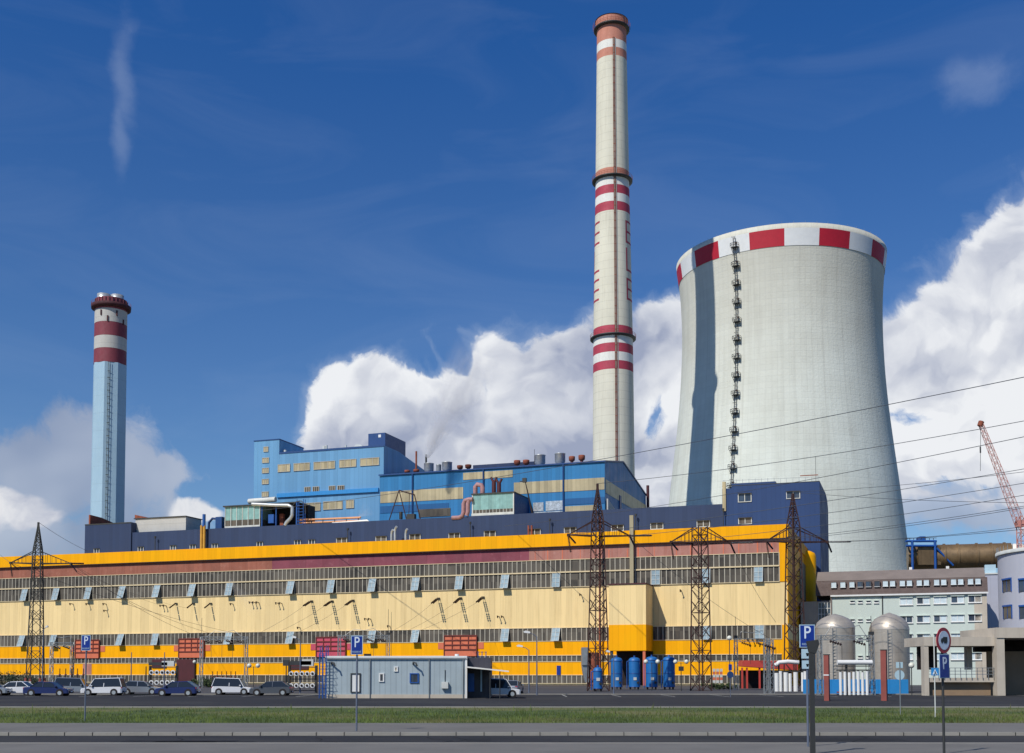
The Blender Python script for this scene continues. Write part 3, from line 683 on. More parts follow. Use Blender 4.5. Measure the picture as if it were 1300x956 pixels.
def gal(q, over=.9, mt='dsteel'):
    z = Zc(q); r = rc(z); s = MB(); s.lathe([(r, z-.5), (r+over, z-.3), (r+over, z+.1), (r, z+.11)], (0, 0), mt, 64)
    for i in range(40):
        t = 2*math.pi*i/40; s.tube(((r+over)*math.cos(t), (r+over)*math.sin(t), z), ((r+over)*math.cos(t), (r+over)*math.sin(t), z+1.1), .04, 'rust', 4)
    for hgt in (.6, 1.1):
        s.path([((r+over)*math.cos(2*math.pi*i/40), (r+over)*math.sin(2*math.pi*i/40), z+hgt) for i in range(41)], .035, 'rust', 4)
    s.build('gallery', tc_)
gal(423, .95); gal(219.8, 1.05); gal(24.3, .95)
s = MB()
for i in range(30):
    t = 2*math.pi*i/30; r = rc(zT)+1.2; s.tube((r*math.cos(t), r*math.sin(t), Zc(24)), (r*math.cos(t), r*math.sin(t), Zc(24)+1.6), .05, 'rust', 4)
s.lathe([(rc(zT)+.55, zT), (rc(zT)-.6, zT+.1)], (0, 0), 'dsteel', 48, cap=False); s.build('rim_railing', tc_)
s = MB(); t = vd+R(8)
u_ = Vector((-math.sin(t), math.cos(t), 0))
zs_ = [10+i*2.4 for i in range(int((zT-14)/2.4))]
for z in zs_:
    c = Vector((math.cos(t), math.sin(t), 0))*(rc(z)+.12)+Vector((0, 0, z)); s.tube(c-u_*.36, c+u_*.36, .12, 'rust', 4)
for d in (-.3, .3): s.path([Vector((math.cos(t), math.sin(t), 0))*(rc(z)+.16)+Vector((0, 0, z))+u_*d for z in zs_], .06, 'rust', 4)
s.path([Vector((math.cos(t), math.sin(t), 0))*(rc(z)-.18)+Vector((0, 0, z)) for z in zs_], .36, 'ladder_back', 8)
s.build('ladder', tc_)
s = MB(); t2 = vd+R(14)
s.path([Vector((math.cos(t2), math.sin(t2), 0))*(rc(z)+.1)+Vector((0, 0, z)) for z in zs_], .07, 'offw', 4); s.build('cable_duct', tc_)
# lettering E L E painted down both flanks
def letter(ch, tc0, q0, q1):
    z1, z0 = Zc(q0), Zc(q1); hw = R(20); th = .62
    def patch(a0, a1, za, zb):
        n_ = max(1, int(abs(a1-a0)/R(4))); s_ = [(a0+(a1-a0)*i/n_) for i in range(n_+1)]
        vs = []
        for z in (za, zb):
            for a_ in s_: r = rc(z)+.03; vs.append((r*math.cos(a_), r*math.sin(a_), z))
        k = n_+1; s.add(vs, [(i, i+1, k+i+1, k+i) for i in range(n_)], 'chimr', True)
    aw = th/rc(z0)
    patch(tc0-hw, tc0-hw+aw, z0, z1)
    bars = {'E': (z0, (z0+z1)/2-th/2, z1-th), 'L': (z0,)}[ch]
    for zb in bars: patch(tc0-hw+aw, tc0+hw, zb, zb+th)
for side in (-1, 1):
    for ch, q0, q1 in (('E', 276, 305), ('L', 311, 341), ('E', 350, 378)):
        s = MB(); letter(ch, vd+side*R(66), q0, q1); s.build('painted_letter', tc_)

# ================================================================== cooling tower
YT = 404.0
ctx = W(993.5, 640, YT).x
ct = thing('cooling_tower', 'huge pale concrete cooling tower with a red and white chequered rim', 'cooling tower', (ctx, YT, 0))
vt = math.atan2(-YT, -ctx)
def Zt(py, px=1118): return W(px, py, YT-3).z
ed = [(905, 183), (860, 178), (800, 169), (760, 162), (722, 155.5), (690, 151), (650, 147), (600, 141), (560, 136), (520, 131.5), (480, 128.3), (440, 126.6), (410, 126.3), (380, 127.3), (350, 130), (328, 132.3), (318, 133.2)]
prf = []
for q, hw in ed:
    z = Zt(q) if q < 900 else 0
    if q >= 856: z = {905: 0, 860: 6}[q]
    r = hw/FPX*(YT/math.cos(R(13)))*.966; prf.append((r, z))
zr = W(990, 282.5, YT-prf[-1][0]).z
prf[-1] = (prf[-1][0], zr)
prf = [p for p in prf if p[1] <= zr]
prf.sort(key=lambda p: p[1])
def rt(z):
    for (r0, z0), (r1, z1) in zip(prf, prf[1:]):
        if z <= z1:
            return r0+(r1-r0)*(z-z0)/(z1-z0)
    return prf[-1][0]
# smooth radii
zsamp = [zr*i/60 for i in range(61)]
rs_ = [rt(z) for z in zsamp]
for _ in range(4): rs_ = [rs_[0]]+[(rs_[i-1]+2*rs_[i]+rs_[i+1])/4 for i in range(1, 60)]+[rs_[-1]]
def rt(z):
    f = max(0, min(59.999, z/zr*60)); i = int(f); return rs_[i]+(rs_[i+1]-rs_[i])*(f-i)
def tower_mat():
    m_, t, b = base_mat('ribbed_tower_concrete')
    tc = t.new('ShaderNodeTexCoord').outputs['Object']; sx = t.new('ShaderNodeSeparateXYZ'); t.l.new(tc, sx.inputs[0])
    ang = t.math('ARCTAN2', sx.outputs[1], sx.outputs[0]); z = sx.outputs[2]
    cb = t.new('ShaderNodeCombineXYZ'); t.l.new(t.math('MULTIPLY', ang, 36), cb.inputs[0]); t.l.new(z, cb.inputs[1])
    v = cb.outputs[0]
    fr = t.math('FRACT', t.math('MULTIPLY', ang, 120/(2*math.pi)))
    rib = t.math('GREATER_THAN', fr, .9)
    lift = t.math('GREATER_THAN', t.math('FRACT', t.math('DIVIDE', z, 2.0)), .88)
    wn = t.new('ShaderNodeTexWhiteNoise'); wn.noise_dimensions = '1D'; t.l.new(t.math('FLOOR', t.math('DIVIDE', z, 2.0)), wn.inputs['W'])
    wp = t.new('ShaderNodeTexWhiteNoise'); wp.noise_dimensions = '2D'; c2 = t.new('ShaderNodeCombineXYZ')
    t.l.new(t.math('FLOOR', t.math('DIVIDE', z, 2.0)), c2.inputs[0]); t.l.new(t.math('FLOOR', t.math('MULTIPLY', ang, 60/math.pi)), c2.inputs[1]); t.l.new(c2.outputs[0], wp.inputs['Vector'])
    c = t.mix(t.rng(t.noise(v, .035, 4), .3, .7, 0, 1), lin('#c9ccc0'), lin('#dfe5db'))
    c = t.mix(t.rng(z, zr*.45, zr, 0, .55), c, lin('#bdb6a6'))
    c = t.mix(1.0, c, t.mix(wn.outputs[0], (.985,)*3, (1.01,)*3), 'MULTIPLY')
    c = t.mix(1.0, c, t.mix(wp.outputs[0], (.98,)*3, (1.015,)*3), 'MULTIPLY')
    st = t.noise(t.map(v, (.5, .02, 1)), 1.0, 6, .65)
    c = t.mix(t.math('MULTIPLY', t.rng(st, .48, .72, 0, 1), .2), c, lin('#857f72'))
    st2 = t.noise(t.map(v, (1.4, .02, 1)), 1.0, 4, .6)
    c = t.mix(t.math('MULTIPLY', t.rng(st2, .52, .7, 0, 1), t.rng(z, zr*.4, zr*.95, .04, .13)), c, lin('#e0dfd6'))
    c = t.mix(t.math('MULTIPLY', t.math('MAXIMUM', rib, t.math('MULTIPLY', lift, .6)), .07), c, lin('#6f6b62'))
    t.set(b.inputs['Base Color'], c); b.inputs['Roughness'].default_value = .9; b.inputs['Specular IOR Level'].default_value = .2
    bp = t.new('ShaderNodeBump'); bp.inputs['Distance'].default_value = .25; bp.inputs['Strength'].default_value = .3
    t.l.new(t.math('ADD', t.math('MULTIPLY', rib, .8), t.math('ADD', t.math('MULTIPLY', lift, -.3), t.noise(v, 1.2, 4))), bp.inputs['Height']); t.l.new(bp.outputs[0], b.inputs['Normal'])
    return m_
TM = tower_mat()
s = MB(); pr = [(rt(z), z) for z in zsamp if z >= 6]+[(rs_[-1]-.9, zr+.1)]+[(rt(z)-.9, z) for z in reversed(zsamp) if z > 6]
s.lathe(pr, (0, 0), TM, 160, cap=False); s.build('shell', ct)
s = MB()
for i in range(40):
    a1_, a2_ = 2*math.pi*i/40, 2*math.pi*(i+.5)/40
    for q in (a2_, a1_+2*math.pi/40*1.5 - 2*math.pi/40): 
        s.tube(((rs_[0]+2)*math.cos(a1_), (rs_[0]+2)*math.sin(a1_), 0), (rt(6)*math.cos(q), rt(6)*math.sin(q), 6.3), .45, 'concrete', 6)
s.build('leg_ring', ct)
NP = 20
for k in range(NP):
    a0_ = vt+R(2.6)-2*math.pi/NP+2*math.pi/NP*k; s = MB(); vs = []; nn = 8
    zp1 = zr-1.6; zp0 = zr-7.2
    for z in (zp0, (zp0+zp1)/2, zp1):
        for i in range(nn+1):
            r = rt(z)+.12; a_ = a0_+2*math.pi/NP*i/nn; vs.append((r*math.cos(a_), r*math.sin(a_), z))
    w_ = nn+1; s.add(vs, [(j*w_+i, j*w_+i+1, (j+1)*w_+i+1, (j+1)*w_+i) for j in range(2) for i in range(nn)], 'towerred' if k % 2 == 0 else 'towerwhite', True)
    s.build('rim_panel', ct, 'red rim panel' if k % 2 == 0 else 'white rim panel')
# caged ladder with rest platforms
t = vt-R(23.6); er = Vector((math.cos(t), math.sin(t), 0)); eu = Vector((-math.sin(t), math.cos(t), 0))
lad = MB(); zl_ = [30+i*2 for i in range(int((zr+1-30)/2))]
for d in (-.35, .35): lad.path([er*(rt(z)+.35)+eu*d+Vector((0, 0, z)) for z in zl_], .09, 'dsteel', 4)
for z in zl_:
    c = er*(rt(z)+.4)+Vector((0, 0, z)); lad.tube(c-eu*.4, c+eu*.4, .06, 'dsteel', 4)
    lad.path([c-eu*.55, c-eu*.5+er*.8, c+eu*.5+er*.8, c+eu*.55], .06, 'dsteel', 4)
lad = lad.build('ladder', ct)
for i in range(15):
    z = zr-5.5-i*6.25
    s = MB(); c = er*(rt(z)+.2)+Vector((0, 0, z)); sd = 1
    def bx_(a0, a1, b0, b1, z0, z1, mt):
        vs = [c+eu*a+er*b+Vector((0, 0, q)) for q in (z0, z1) for b in (b0, b1) for a in (a0, a1)]
        s.add(vs, [(0, 2, 3, 1), (4, 5, 7, 6), (0, 1, 5, 4), (2, 6, 7, 3), (0, 4, 6, 2), (1, 3, 7, 5)], mt)
    bx_(-.9, 1.5, -.1, 1.3, -.07, .07, 'dsteel')
    for a_, b_ in ((-.9, 1.6), (1.5, 1.6), (.3, 1.6), (1.5, 0), (-.9, 0)): bx_(a_-.06, a_+.06, b_-.045, b_+.045, 0, 1.2, 'dsteel')
    for q in (.65, 1.3): bx_(-.9, 1.5, 1.55, 1.65, q-.05, q+.05, 'dsteel'); bx_(1.45, 1.55, 0, 1.6, q-.05, q+.05, 'dsteel'); bx_(-.95, -.85, 0, 1.6, q-.05, q+.05, 'dsteel')
    for a_ in (-.7, 1.3): s.tube(c+eu*a_+er*1.5, c+eu*a_-Vector((0, 0, 1.6)), .09, 'dsteel', 4)
    bx_(.3, .9, .1, .6, 1.3, 1.8, 'rsteel')
    s.build('rest_platform', ct)
s = MB()
for i in range(60): t = 2*math.pi*i/60; s.tube(((rs_[-1]-.4)*math.cos(t), (rs_[-1]-.4)*math.sin(t), zr), ((rs_[-1]-.4)*math.cos(t), (rs_[-1]-.4)*math.sin(t), zr+.9), .04, 'steel', 4)
s.build('rim_railing', ct)

# ================================================================== office building with mansard
YO = 22
X4 = lambda px, py=780, y=YO: FX(px, py, y)
of = fthing('office_building', 'pale sage office block with brown mansard roof and dormer windows before the cooling tower', 'office building', X4(1150), YO)
xo0, xo1 = X4(1036), X4(1253); ze = FZ(1160, 754, YO); zk = FZ(1160, 735, YO+1.2); zrf = FZ(1160, 723, YO+5)
s = fmb(of); s.box(xo0+3.2, xo1, YO, YO+17, 0, ze, 'officew'); s.build('wall', of)
s = fmb(of); s.prism([(YO-.4, ze), (YO+.9, zk), (YO+1.5, zk+.02), (YO+16, zk+.02), (YO+17.4, ze)], xo0, xo1+.25, 'slate', 'x'); s.build('mansard_roof', of)
s = fmb(of); s.prism([(YO+.85, zk+.03), (YO+5, zrf), (YO+12, zrf), (YO+16.2, zk+.03)], xo0+.1, xo1-.1, 'slate2', 'x'); s.build('upper_roof', of)
s = fmb(of); s.box(xo0+3, xo1+.3, YO-.55, YO-.41, ze-.25, ze+.08, 'white'); s.build('gutter', of)
bodybox(of, xo0+3.0, xo0+3.25, YO-.2, YO-.004, 0, ze-.3, 'slate2', 'edge_strip')
s = fmb(of); s.tube((X4(1120.5), YO-.15, 0), (X4(1120.5), YO-.15, ze-.3), .1, 'dsteel', 6); s.build('downpipe', of)
s = fmb(of); s.box(X4(1237), xo1+.04, YO-.05, YO-.003, 0, ze-.3, 'concrete'); s.build('pilaster', of)
rw = random.Random(3)
def owin(px, py, w=2.4, h=1.35, kind=None, n=2):
    x, z = F(px, py, YO); s = fmb(of)
    for i in range(n):
        k = kind[i] if kind else rw.choice('cccd'); a = x-w/2+w*i/n
        s.box(a+.05, a+w/n-.05, YO-.05, YO-.003, z-h/2, z+h/2, {'c': 'bglass', 'd': 'dwglass'}[k])
    for i in range(n+1): a = x-w/2+w*i/n; s.box(a-.07, a+.07, YO-.1, YO-.004, z-h/2, z+h/2, 'white')
    s.box(x-w/2-.08, x+w/2+.08, YO-.11, YO-.004, z-h/2-.07, z-h/2+.07, 'white'); s.box(x-w/2-.08, x+w/2+.08, YO-.34, YO-.004, z+h/2, z+h/2+.14, 'officew')  # sill bar; projecting lintel added to cast shade on the pane tops
    s.box(x-w/2-.12, x+w/2+.12, YO-.25, YO-.004, z-h/2-.16, z-h/2-.07, 'white'); s.build('window', of)
cols = (1150.5, 1172, 1193.5, 1215.5, 1237.5)
for c, kk in zip(cols, ('cc', 'dc', 'cc', 'dc', 'dc')): owin(c, 763.5-(c-1150)*.035, kind=kk)
for c, kk in zip(cols, ('dd', 'dc', 'dc', 'cc', 'dd')): owin(c, 786.5-(c-1150)*.025, kind=kk)
for c, kk in zip(cols, ('cd', 'dc', 'dd', 'cc', 'cc')): owin(c, 809.5-(c-1150)*.012, kind=kk)
for c, kk in zip((1150.5, 1168, 1193.5, 1215.5, 1237.5), ('cc', 'd', 'cc', 'cc', 'cc')): owin(c, 833, kind=kk, w=1.3 if kk == 'd' else 2.4, n=len(kk))
for q in (764, 787.5, 811, 834):
    for px in (1082, 1092, 1102.5, 1112.5): owin(px, q, .8, .4, 'd', 1)
for px, kk in ((1058.5, 'c'), (1070, 'c'), (1081.5, 'c'), (1092, 'd'), (1102.5, 'd'), (1113.5, 'd'), (1124, 'c'), (1133, 'c'), (1145.5, 'c'), (1154.5, 'c'), (1167, 'c'), (1176, 'c'), (1189, 'c'), (1198, 'c'), (1210.5, 'c'), (1219.5, 'c'), (1232, 'c'), (1241.5, 'c')):
    x, z = F(px, 743-(px-1058)*.026, YO); s = fmb(of); s.box(x-.5, x+.5, YO-.12, YO+1.2, z-.5, z+.6, 'bglass' if kk == 'c' else 'dwglass')
    s.box(x-.58, x+.58, YO-.2, YO+1.3, z+.6, z+.72, 'slate2'); s.box(x-.58, x-.5, YO-.18, YO+1.2, z-.5, z+.6, 'slate'); s.box(x+.5, x+.58, YO-.18, YO+1.2, z-.5, z+.6, 'slate'); s.box(x-.58, x+.58, YO-.2, YO+1, z-.58, z-.5, 'white')
    s.build('dormer_window', of)
s = fmb(of)
for px in (1156, 1203): x, z = F(px, 722, YO+5); s.box(x-.3, x+.3, YO+5, YO+5.6, zrf, zrf+.5, 'white')
s.build('roof_vent', of)
# dim annexe between hall and office
an = fthing('link_annexe', 'shaded link building with a grid window squeezed between the yellow hall and the office', 'annexe', xo0, YO+1)
s = fmb(an); s.box(.5, xo0+3.19, YO+1, YO+14, 0, ze-1.1, 'concrete'); s.build('wall', an)
s = fmb(an); x0, x1 = X4(1039, 780, YO+1), xo0+2.9; z0_, z1_ = FZ(1050, 787, YO+1), FZ(1050, 765, YO+1)
s.box(x0, x1, YO+.93, YO+.997, z0_, z1_, 'dwglass')
for i in range(5): xx = x0+(x1-x0)*i/4; s.box(xx-.05, xx+.05, YO+.85, YO+.93, z0_, z1_, 'white')
for i in range(4): zz_ = z0_+(z1_-z0_)*i/3; s.box(x0, x1, YO+.86, YO+.93, zz_-.05, zz_+.05, 'white')
s.build('grid_window', an)
# grey block behind the office, right
gb = fthing('grey_rear_block', 'light grey flat block standing directly behind the right end of the office', 'building', X4(1262), YO+24)
yg = YO+20; zg = FZ(1263, 729, yg)
s = fmb(gb); s.box(FX(1225, 780, yg), FX(1330, 780, yg), yg, yg+10, 0, zg, 'silow'); s.build('wall', gb)
s = fmb(gb); s.box(FX(1249, 780, yg)-.2, FX(1331, 780, yg), yg-.2, yg+10.2, zg, zg+.3, 'offw'); s.box(FX(1252, 780, yg), FX(1266, 780, yg), yg+1, yg+3, zg+.3, zg+2.2, 'paleb'); s.build('roof', gb)

# ================================================================== round lilac grey building
rr_ = 12.0; DR = 190.0; fr_ = math.atan((1268.5-650)/FPX)+math.asin(rr_/DR); cxr = DR*math.sin(fr_); cyr = DR*math.cos(fr_)
rb = thing('round_building', 'round lilac grey building with blue framed windows at the right edge', 'round building', (cxr, cyr, 0))
zrb = W(1290, 699, cyr-5).z
s = MB(); s.lathe([(rr_, 0), (rr_, zrb)], (0, 0), mat('lilac_grey_render', '#b3b5be', .6, var=.03, vscale=.2, streak=.12, streak_hex='#83848e'), 72); s.build('wall', rb)
s = MB(); s.lathe([(rr_+.3, zrb), (rr_+.3, zrb+.5), (rr_*.3, zrb+.6)], (0, 0), 'offw', 72); s.build('roof_edge', rb)
s = MB()
for i in range(60): t = 2*math.pi*i/60; s.tube(((rr_+.1)*math.cos(t), (rr_+.1)*math.sin(t), zrb+.5), ((rr_+.1)*math.cos(t), (rr_+.1)*math.sin(t), zrb+1.3), .05, 'steel', 4)
s.build('roof_railing', rb)
def ang_for(px):
    best = None
    for i in range(720):
        t = math.pi+math.pi*i/720; x = cxr+rr_*math.cos(t); y = cyr+rr_*math.sin(t)
        p = 650+FPX*x/(y*CP); 
        if x*math.cos(t)+y*math.sin(t) < 0:
            d = abs(p-px)
            if best is None or d < best[0]: best = (d, t)
    return best[1]
for px, ww in ((1281, 1.25), (1303, .95), (1330, .85), (1362, .8)):
    t = ang_for(px)
    for q in (743, 777):
        zc = W(px, q, cyr+rr_*math.sin(t)).z; er_ = Vector((math.cos(t), math.sin(t), 0)); eu_ = Vector((-math.sin(t), math.cos(t), 0)); s = MB()
        def b2(a0, a1, b0, b1, z0, z1, mt):
            vs = [er_*(rr_+b)+eu_*a+Vector((0, 0, zc+q2)) for q2 in (z0, z1) for b in (b0, b1) for a in (a0, a1)]
            s.add(vs, [(0, 2, 3, 1), (4, 5, 7, 6), (0, 1, 5, 4), (2, 6, 7, 3), (0, 4, 6, 2), (1, 3, 7, 5)], mt)
        b2(-ww, ww, -.3, .03, -.95, .95, 'dwglass'); b2(-ww-.05, -ww, -.3, .1, -1, 1, 'bpaint'); b2(ww, ww+.05, -.3, .1, -1, 1, 'bpaint'); b2(-ww-.05, ww+.05, -.3, .2, .8, 1.05, 'bpaint'); b2(-.04, .04, -.3, .06, -.95, .8, 'bpaint')
        s.build('window', rb)

# ================================================================== concrete frame structure
YF = 118
def cw(px, py, Y=YF): return W(px, py, Y)
cf = thing('concrete_portal', 'raw concrete entrance frame with a railing and dark bay before the office', 'concrete structure', (cw(1240, 860).x, YF, 0))
ox = cf.location.x
def cb(p0, p1, q0, q1, y0, y1, mt, name, lab=None):
    s = MB((ox, YF, 0)); a, b = cw(p0, q0), cw(p1, q1); s.box(a.x, b.x, YF+y0, YF+y1, max(0, b.z) if q1 < 870 else 0, a.z, mt); s.build(name, cf, lab)
cb(1173, 1263, 808.5, 820, 0, 6, 'concrete', 'beam'); cb(1173.2, 1180, 820.2, 880, .05, 1, 'concrete', 'column'); cb(1248, 1254.5, 820.2, 850, 4, 5, 'concrete', 'column')
cb(1262, 1420, 797, 810, -.6, 9, 'concrete', 'upper_beam'); cb(1262.2, 1274, 810.2, 880, -.5, .6, 'concrete', 'column')
cb(1274.3, 1420, 826, 880, 4, 4.4, 'tanw', 'bay_wall', 'tan wall deep in the dark bay'); cb(1274, 1420, 810.2, 826, 7.5, 8, 'dark', 'bay_back')
cb(1181, 1206, 820.2, 850, 3.5, 4, 'dark', 'dark_panel')
cb(1176, 1263, 860.5, 866, .2, 1.0, 'concrete', 'parapet'); cb(1180, 1262, 866.1, 885, .8, 1.2, 'tanw', 'plinth')
s = MB((ox, YF, 0))
for px in range(1178, 1264, 7): a = cw(px, 848); s.tube((a.x, YF+.1, a.z), (a.x, YF+.1, cw(px, 862).z), .04, 'steel', 4)
for q in (848, 852, 856): s.tube(cw(1176, q)+Vector((0, .1, 0)), cw(1263, q)+Vector((0, .1, 0)), .04, 'steel', 4)
s.build('railing', cf)

# ================================================================== silver domed tanks
def tank(px, Y, wpx, qt, qs, lab):
    c = W(px, 862, Y); r = wpx/2*Y/FPX; t = thing('silver_tank', lab, 'storage tank', (c.x, Y, 0), 0, 'silver domed tanks before the office')
    z1_, z0_ = W(px, qt, Y-r*.2).z, W(px, qs, Y-r).z
    MB().lathe([(r, .5), (r, z0_)], (0, 0), 'tank', 48).build('shell', t)
    MB().lathe([(r*1.01, z0_), (r*1.0, z0_+(z1_-z0_)*.12), (r*.9, z0_+(z1_-z0_)*.42), (r*.68, z0_+(z1_-z0_)*.68), (r*.38, z0_+(z1_-z0_)*.86), (r*.12, z0_+(z1_-z0_)*.96), (.05, z1_)], (0, 0), 'tank', 48).build('dome', t)
    s = MB()
    for i in range(8): a = i*math.pi/4; s.box(r*.85*math.cos(a)-.15, r*.85*math.cos(a)+.15, r*.85*math.sin(a)-.15, r*.85*math.sin(a)+.15, 0, .5, 'bpaint')
    s.build('foot', t)
    s = MB()
    for d in (-.25, .25): s.tube((-r*.3+d, -r*.97, .6), (-r*.3+d, -r*.97, z0_), .04, 'steel', 4)
    for k in range(int(z0_/.4)): s.tube((-r*.3-.25, -r*.97, .6+k*.38), (-r*.3+.25, -r*.97, .6+k*.38), .03, 'steel', 4)
    s.build('ladder', t); return t
tank(1061, 140, 49, 779, 797, 'left of the two silver domed tanks, nearer the yellow hall')
tank(1130, 138, 48.5, 777.5, 799, 'right of the two silver domed tanks, before the office windows')

# ================================================================== flue pipeline + blue frame behind the office
YP = 300
pl = thing('flue_duct', 'huge bronze lagged duct with a bright white end running right from the cooling tower', 'pipeline', (GX(1230, YP), YP, 0))
ox, oy = pl.location.x, YP
s = MB((ox, oy, 0)); rP = 15.5/FPX*YP
a, b, c = W(1152, 708, YP), W(1283, 705, YP-6), W(1400, 703, YP-12)
s.tube(a, b, rP, 'flue', 36)
for px in (1199, 1216, 1240, 1258, 1275):
    f = (px-1152)/(1283-1152); p = a.lerp(b, f); d = (b-a).normalized()*.25; s.tube(p-d, p+d, rP*1.07, 'flue', 36)
s.build('bronze_duct', pl)
MB((ox, oy, 0)).tube(b+(b-a).normalized()*.01, c, rP*.93, 'whiteduct', 36).build('white_duct', pl)
s = MB((ox, oy, 0))
def lw(px, py, dy=0): return W(px, py, YP+dy)
for dy in (-5, 4):
    for px in (1158, 1187): s.tube((lw(px, 690, dy).x, YP+dy, 0), lw(px, 687, dy), .35, 'bpaint', 6)
    for q in (687, 693): s.tube(lw(1150, q, dy), lw(1189, q, dy), .3, 'bpaint', 6)
    s.tube(lw(1189, 696, dy), lw(1210, 718, dy), .3, 'bpaint', 6)
for px in (1158, 1187, 1150): s.tube(lw(px, 687, -5), lw(px, 687, 4), .25, 'bpaint', 6)
for px in range(1150, 1190, 5): s.tube(lw(px, 687, -5), lw(px, 683, -5), .08, 'dsteel', 4)
s.tube(lw(1150, 683, -5), lw(1189, 683, -5), .08, 'dsteel', 4)
s.box(lw(1165, 700).x, lw(1172, 700).x, YP-2, YP+1, lw(1165, 688).z, lw(1165, 682).z, 'bpaint')
s.box(lw(1243, 700).x-.5, lw(1243, 700).x+.5, YP-6, YP-5, 0, lw(1243, 712).z, 'bpaint')
s.build('steel_frame', pl)
s = MB((ox, oy, 0)); s.box(lw(1158, 700).x, lw(1186, 700).x, YP-4.6, YP-4, lw(1170, 719).z, lw(1170, 696).z, 'flue'); s.build('valve_box', pl)
# ================================================================== crane
def lattice(s, p, q, w0, w1, n, r, rb_, mt, side=None):
    p, q = Vector(p), Vector(q); d = (q-p).normalized(); a = d.cross(Vector((0, 1, 0))).normalized(); b = d.cross(a).normalized()
    def cor(t, k):
        w = w0+(w1-w0)*t; sx_, sy_ = ((-1, -1), (1, -1), (1, 1), (-1, 1))[k % 4]
        return p.lerp(q, t)+a*sx_*w/2+b*sy_*w/2
    for k in range(4): s.tube(cor(0, k), cor(1, k), r, mt, 4)
    for i in range(n):
        for k in range(4):
            e = (i+k) % 2; s.tube(cor(i/n, k+e), cor((i+1)/n, k+1-e), rb_, mt, 4); s.tube(cor(i/n, k), cor(i/n, k+1), rb_, mt, 4)
YK = 290
crn = thing('lattice_crane', 'faded red lattice crane leaning against the clouds at the right edge', 'crane', (W(1299, 700, YK).x, YK, 0))
ox = crn.location.x
s = MB((ox, YK, 0)); lattice(s, W(1296, 668, YK), W(1245, 538, YK), 1.9, .9, 26, .08, .045, 'crane'); s.tube(W(1244, 541, YK), W(1246, 535, YK), .7, 'rust', 6); s.build('jib', crn)
s = MB((ox, YK, 0)); lattice(s, (ox, YK, 0), W(1299, 655, YK), 2.4, 2.4, 20, .15, .08, 'crane'); s.build('mast', crn)
s = MB((ox, YK, 0)); a = W(1295, 664, YK); s.box(a.x-.9, a.x+.9, YK-1, YK+1, a.z-1.0, a.z+.6, 'crane'); s.build('cab', crn)
s = MB((ox, YK, 0)); s.tube(W(1245, 540, YK), W(1244.6, 598, YK), .06, 'dsteel', 4); s.box(W(1244.6, 570, YK).x-.15, W(1244.6, 570, YK).x+.15, YK-.1, YK+.1, W(1244, 575, YK).z, W(1244, 567, YK).z, 'dsteel'); s.build('hoist_rope', crn)
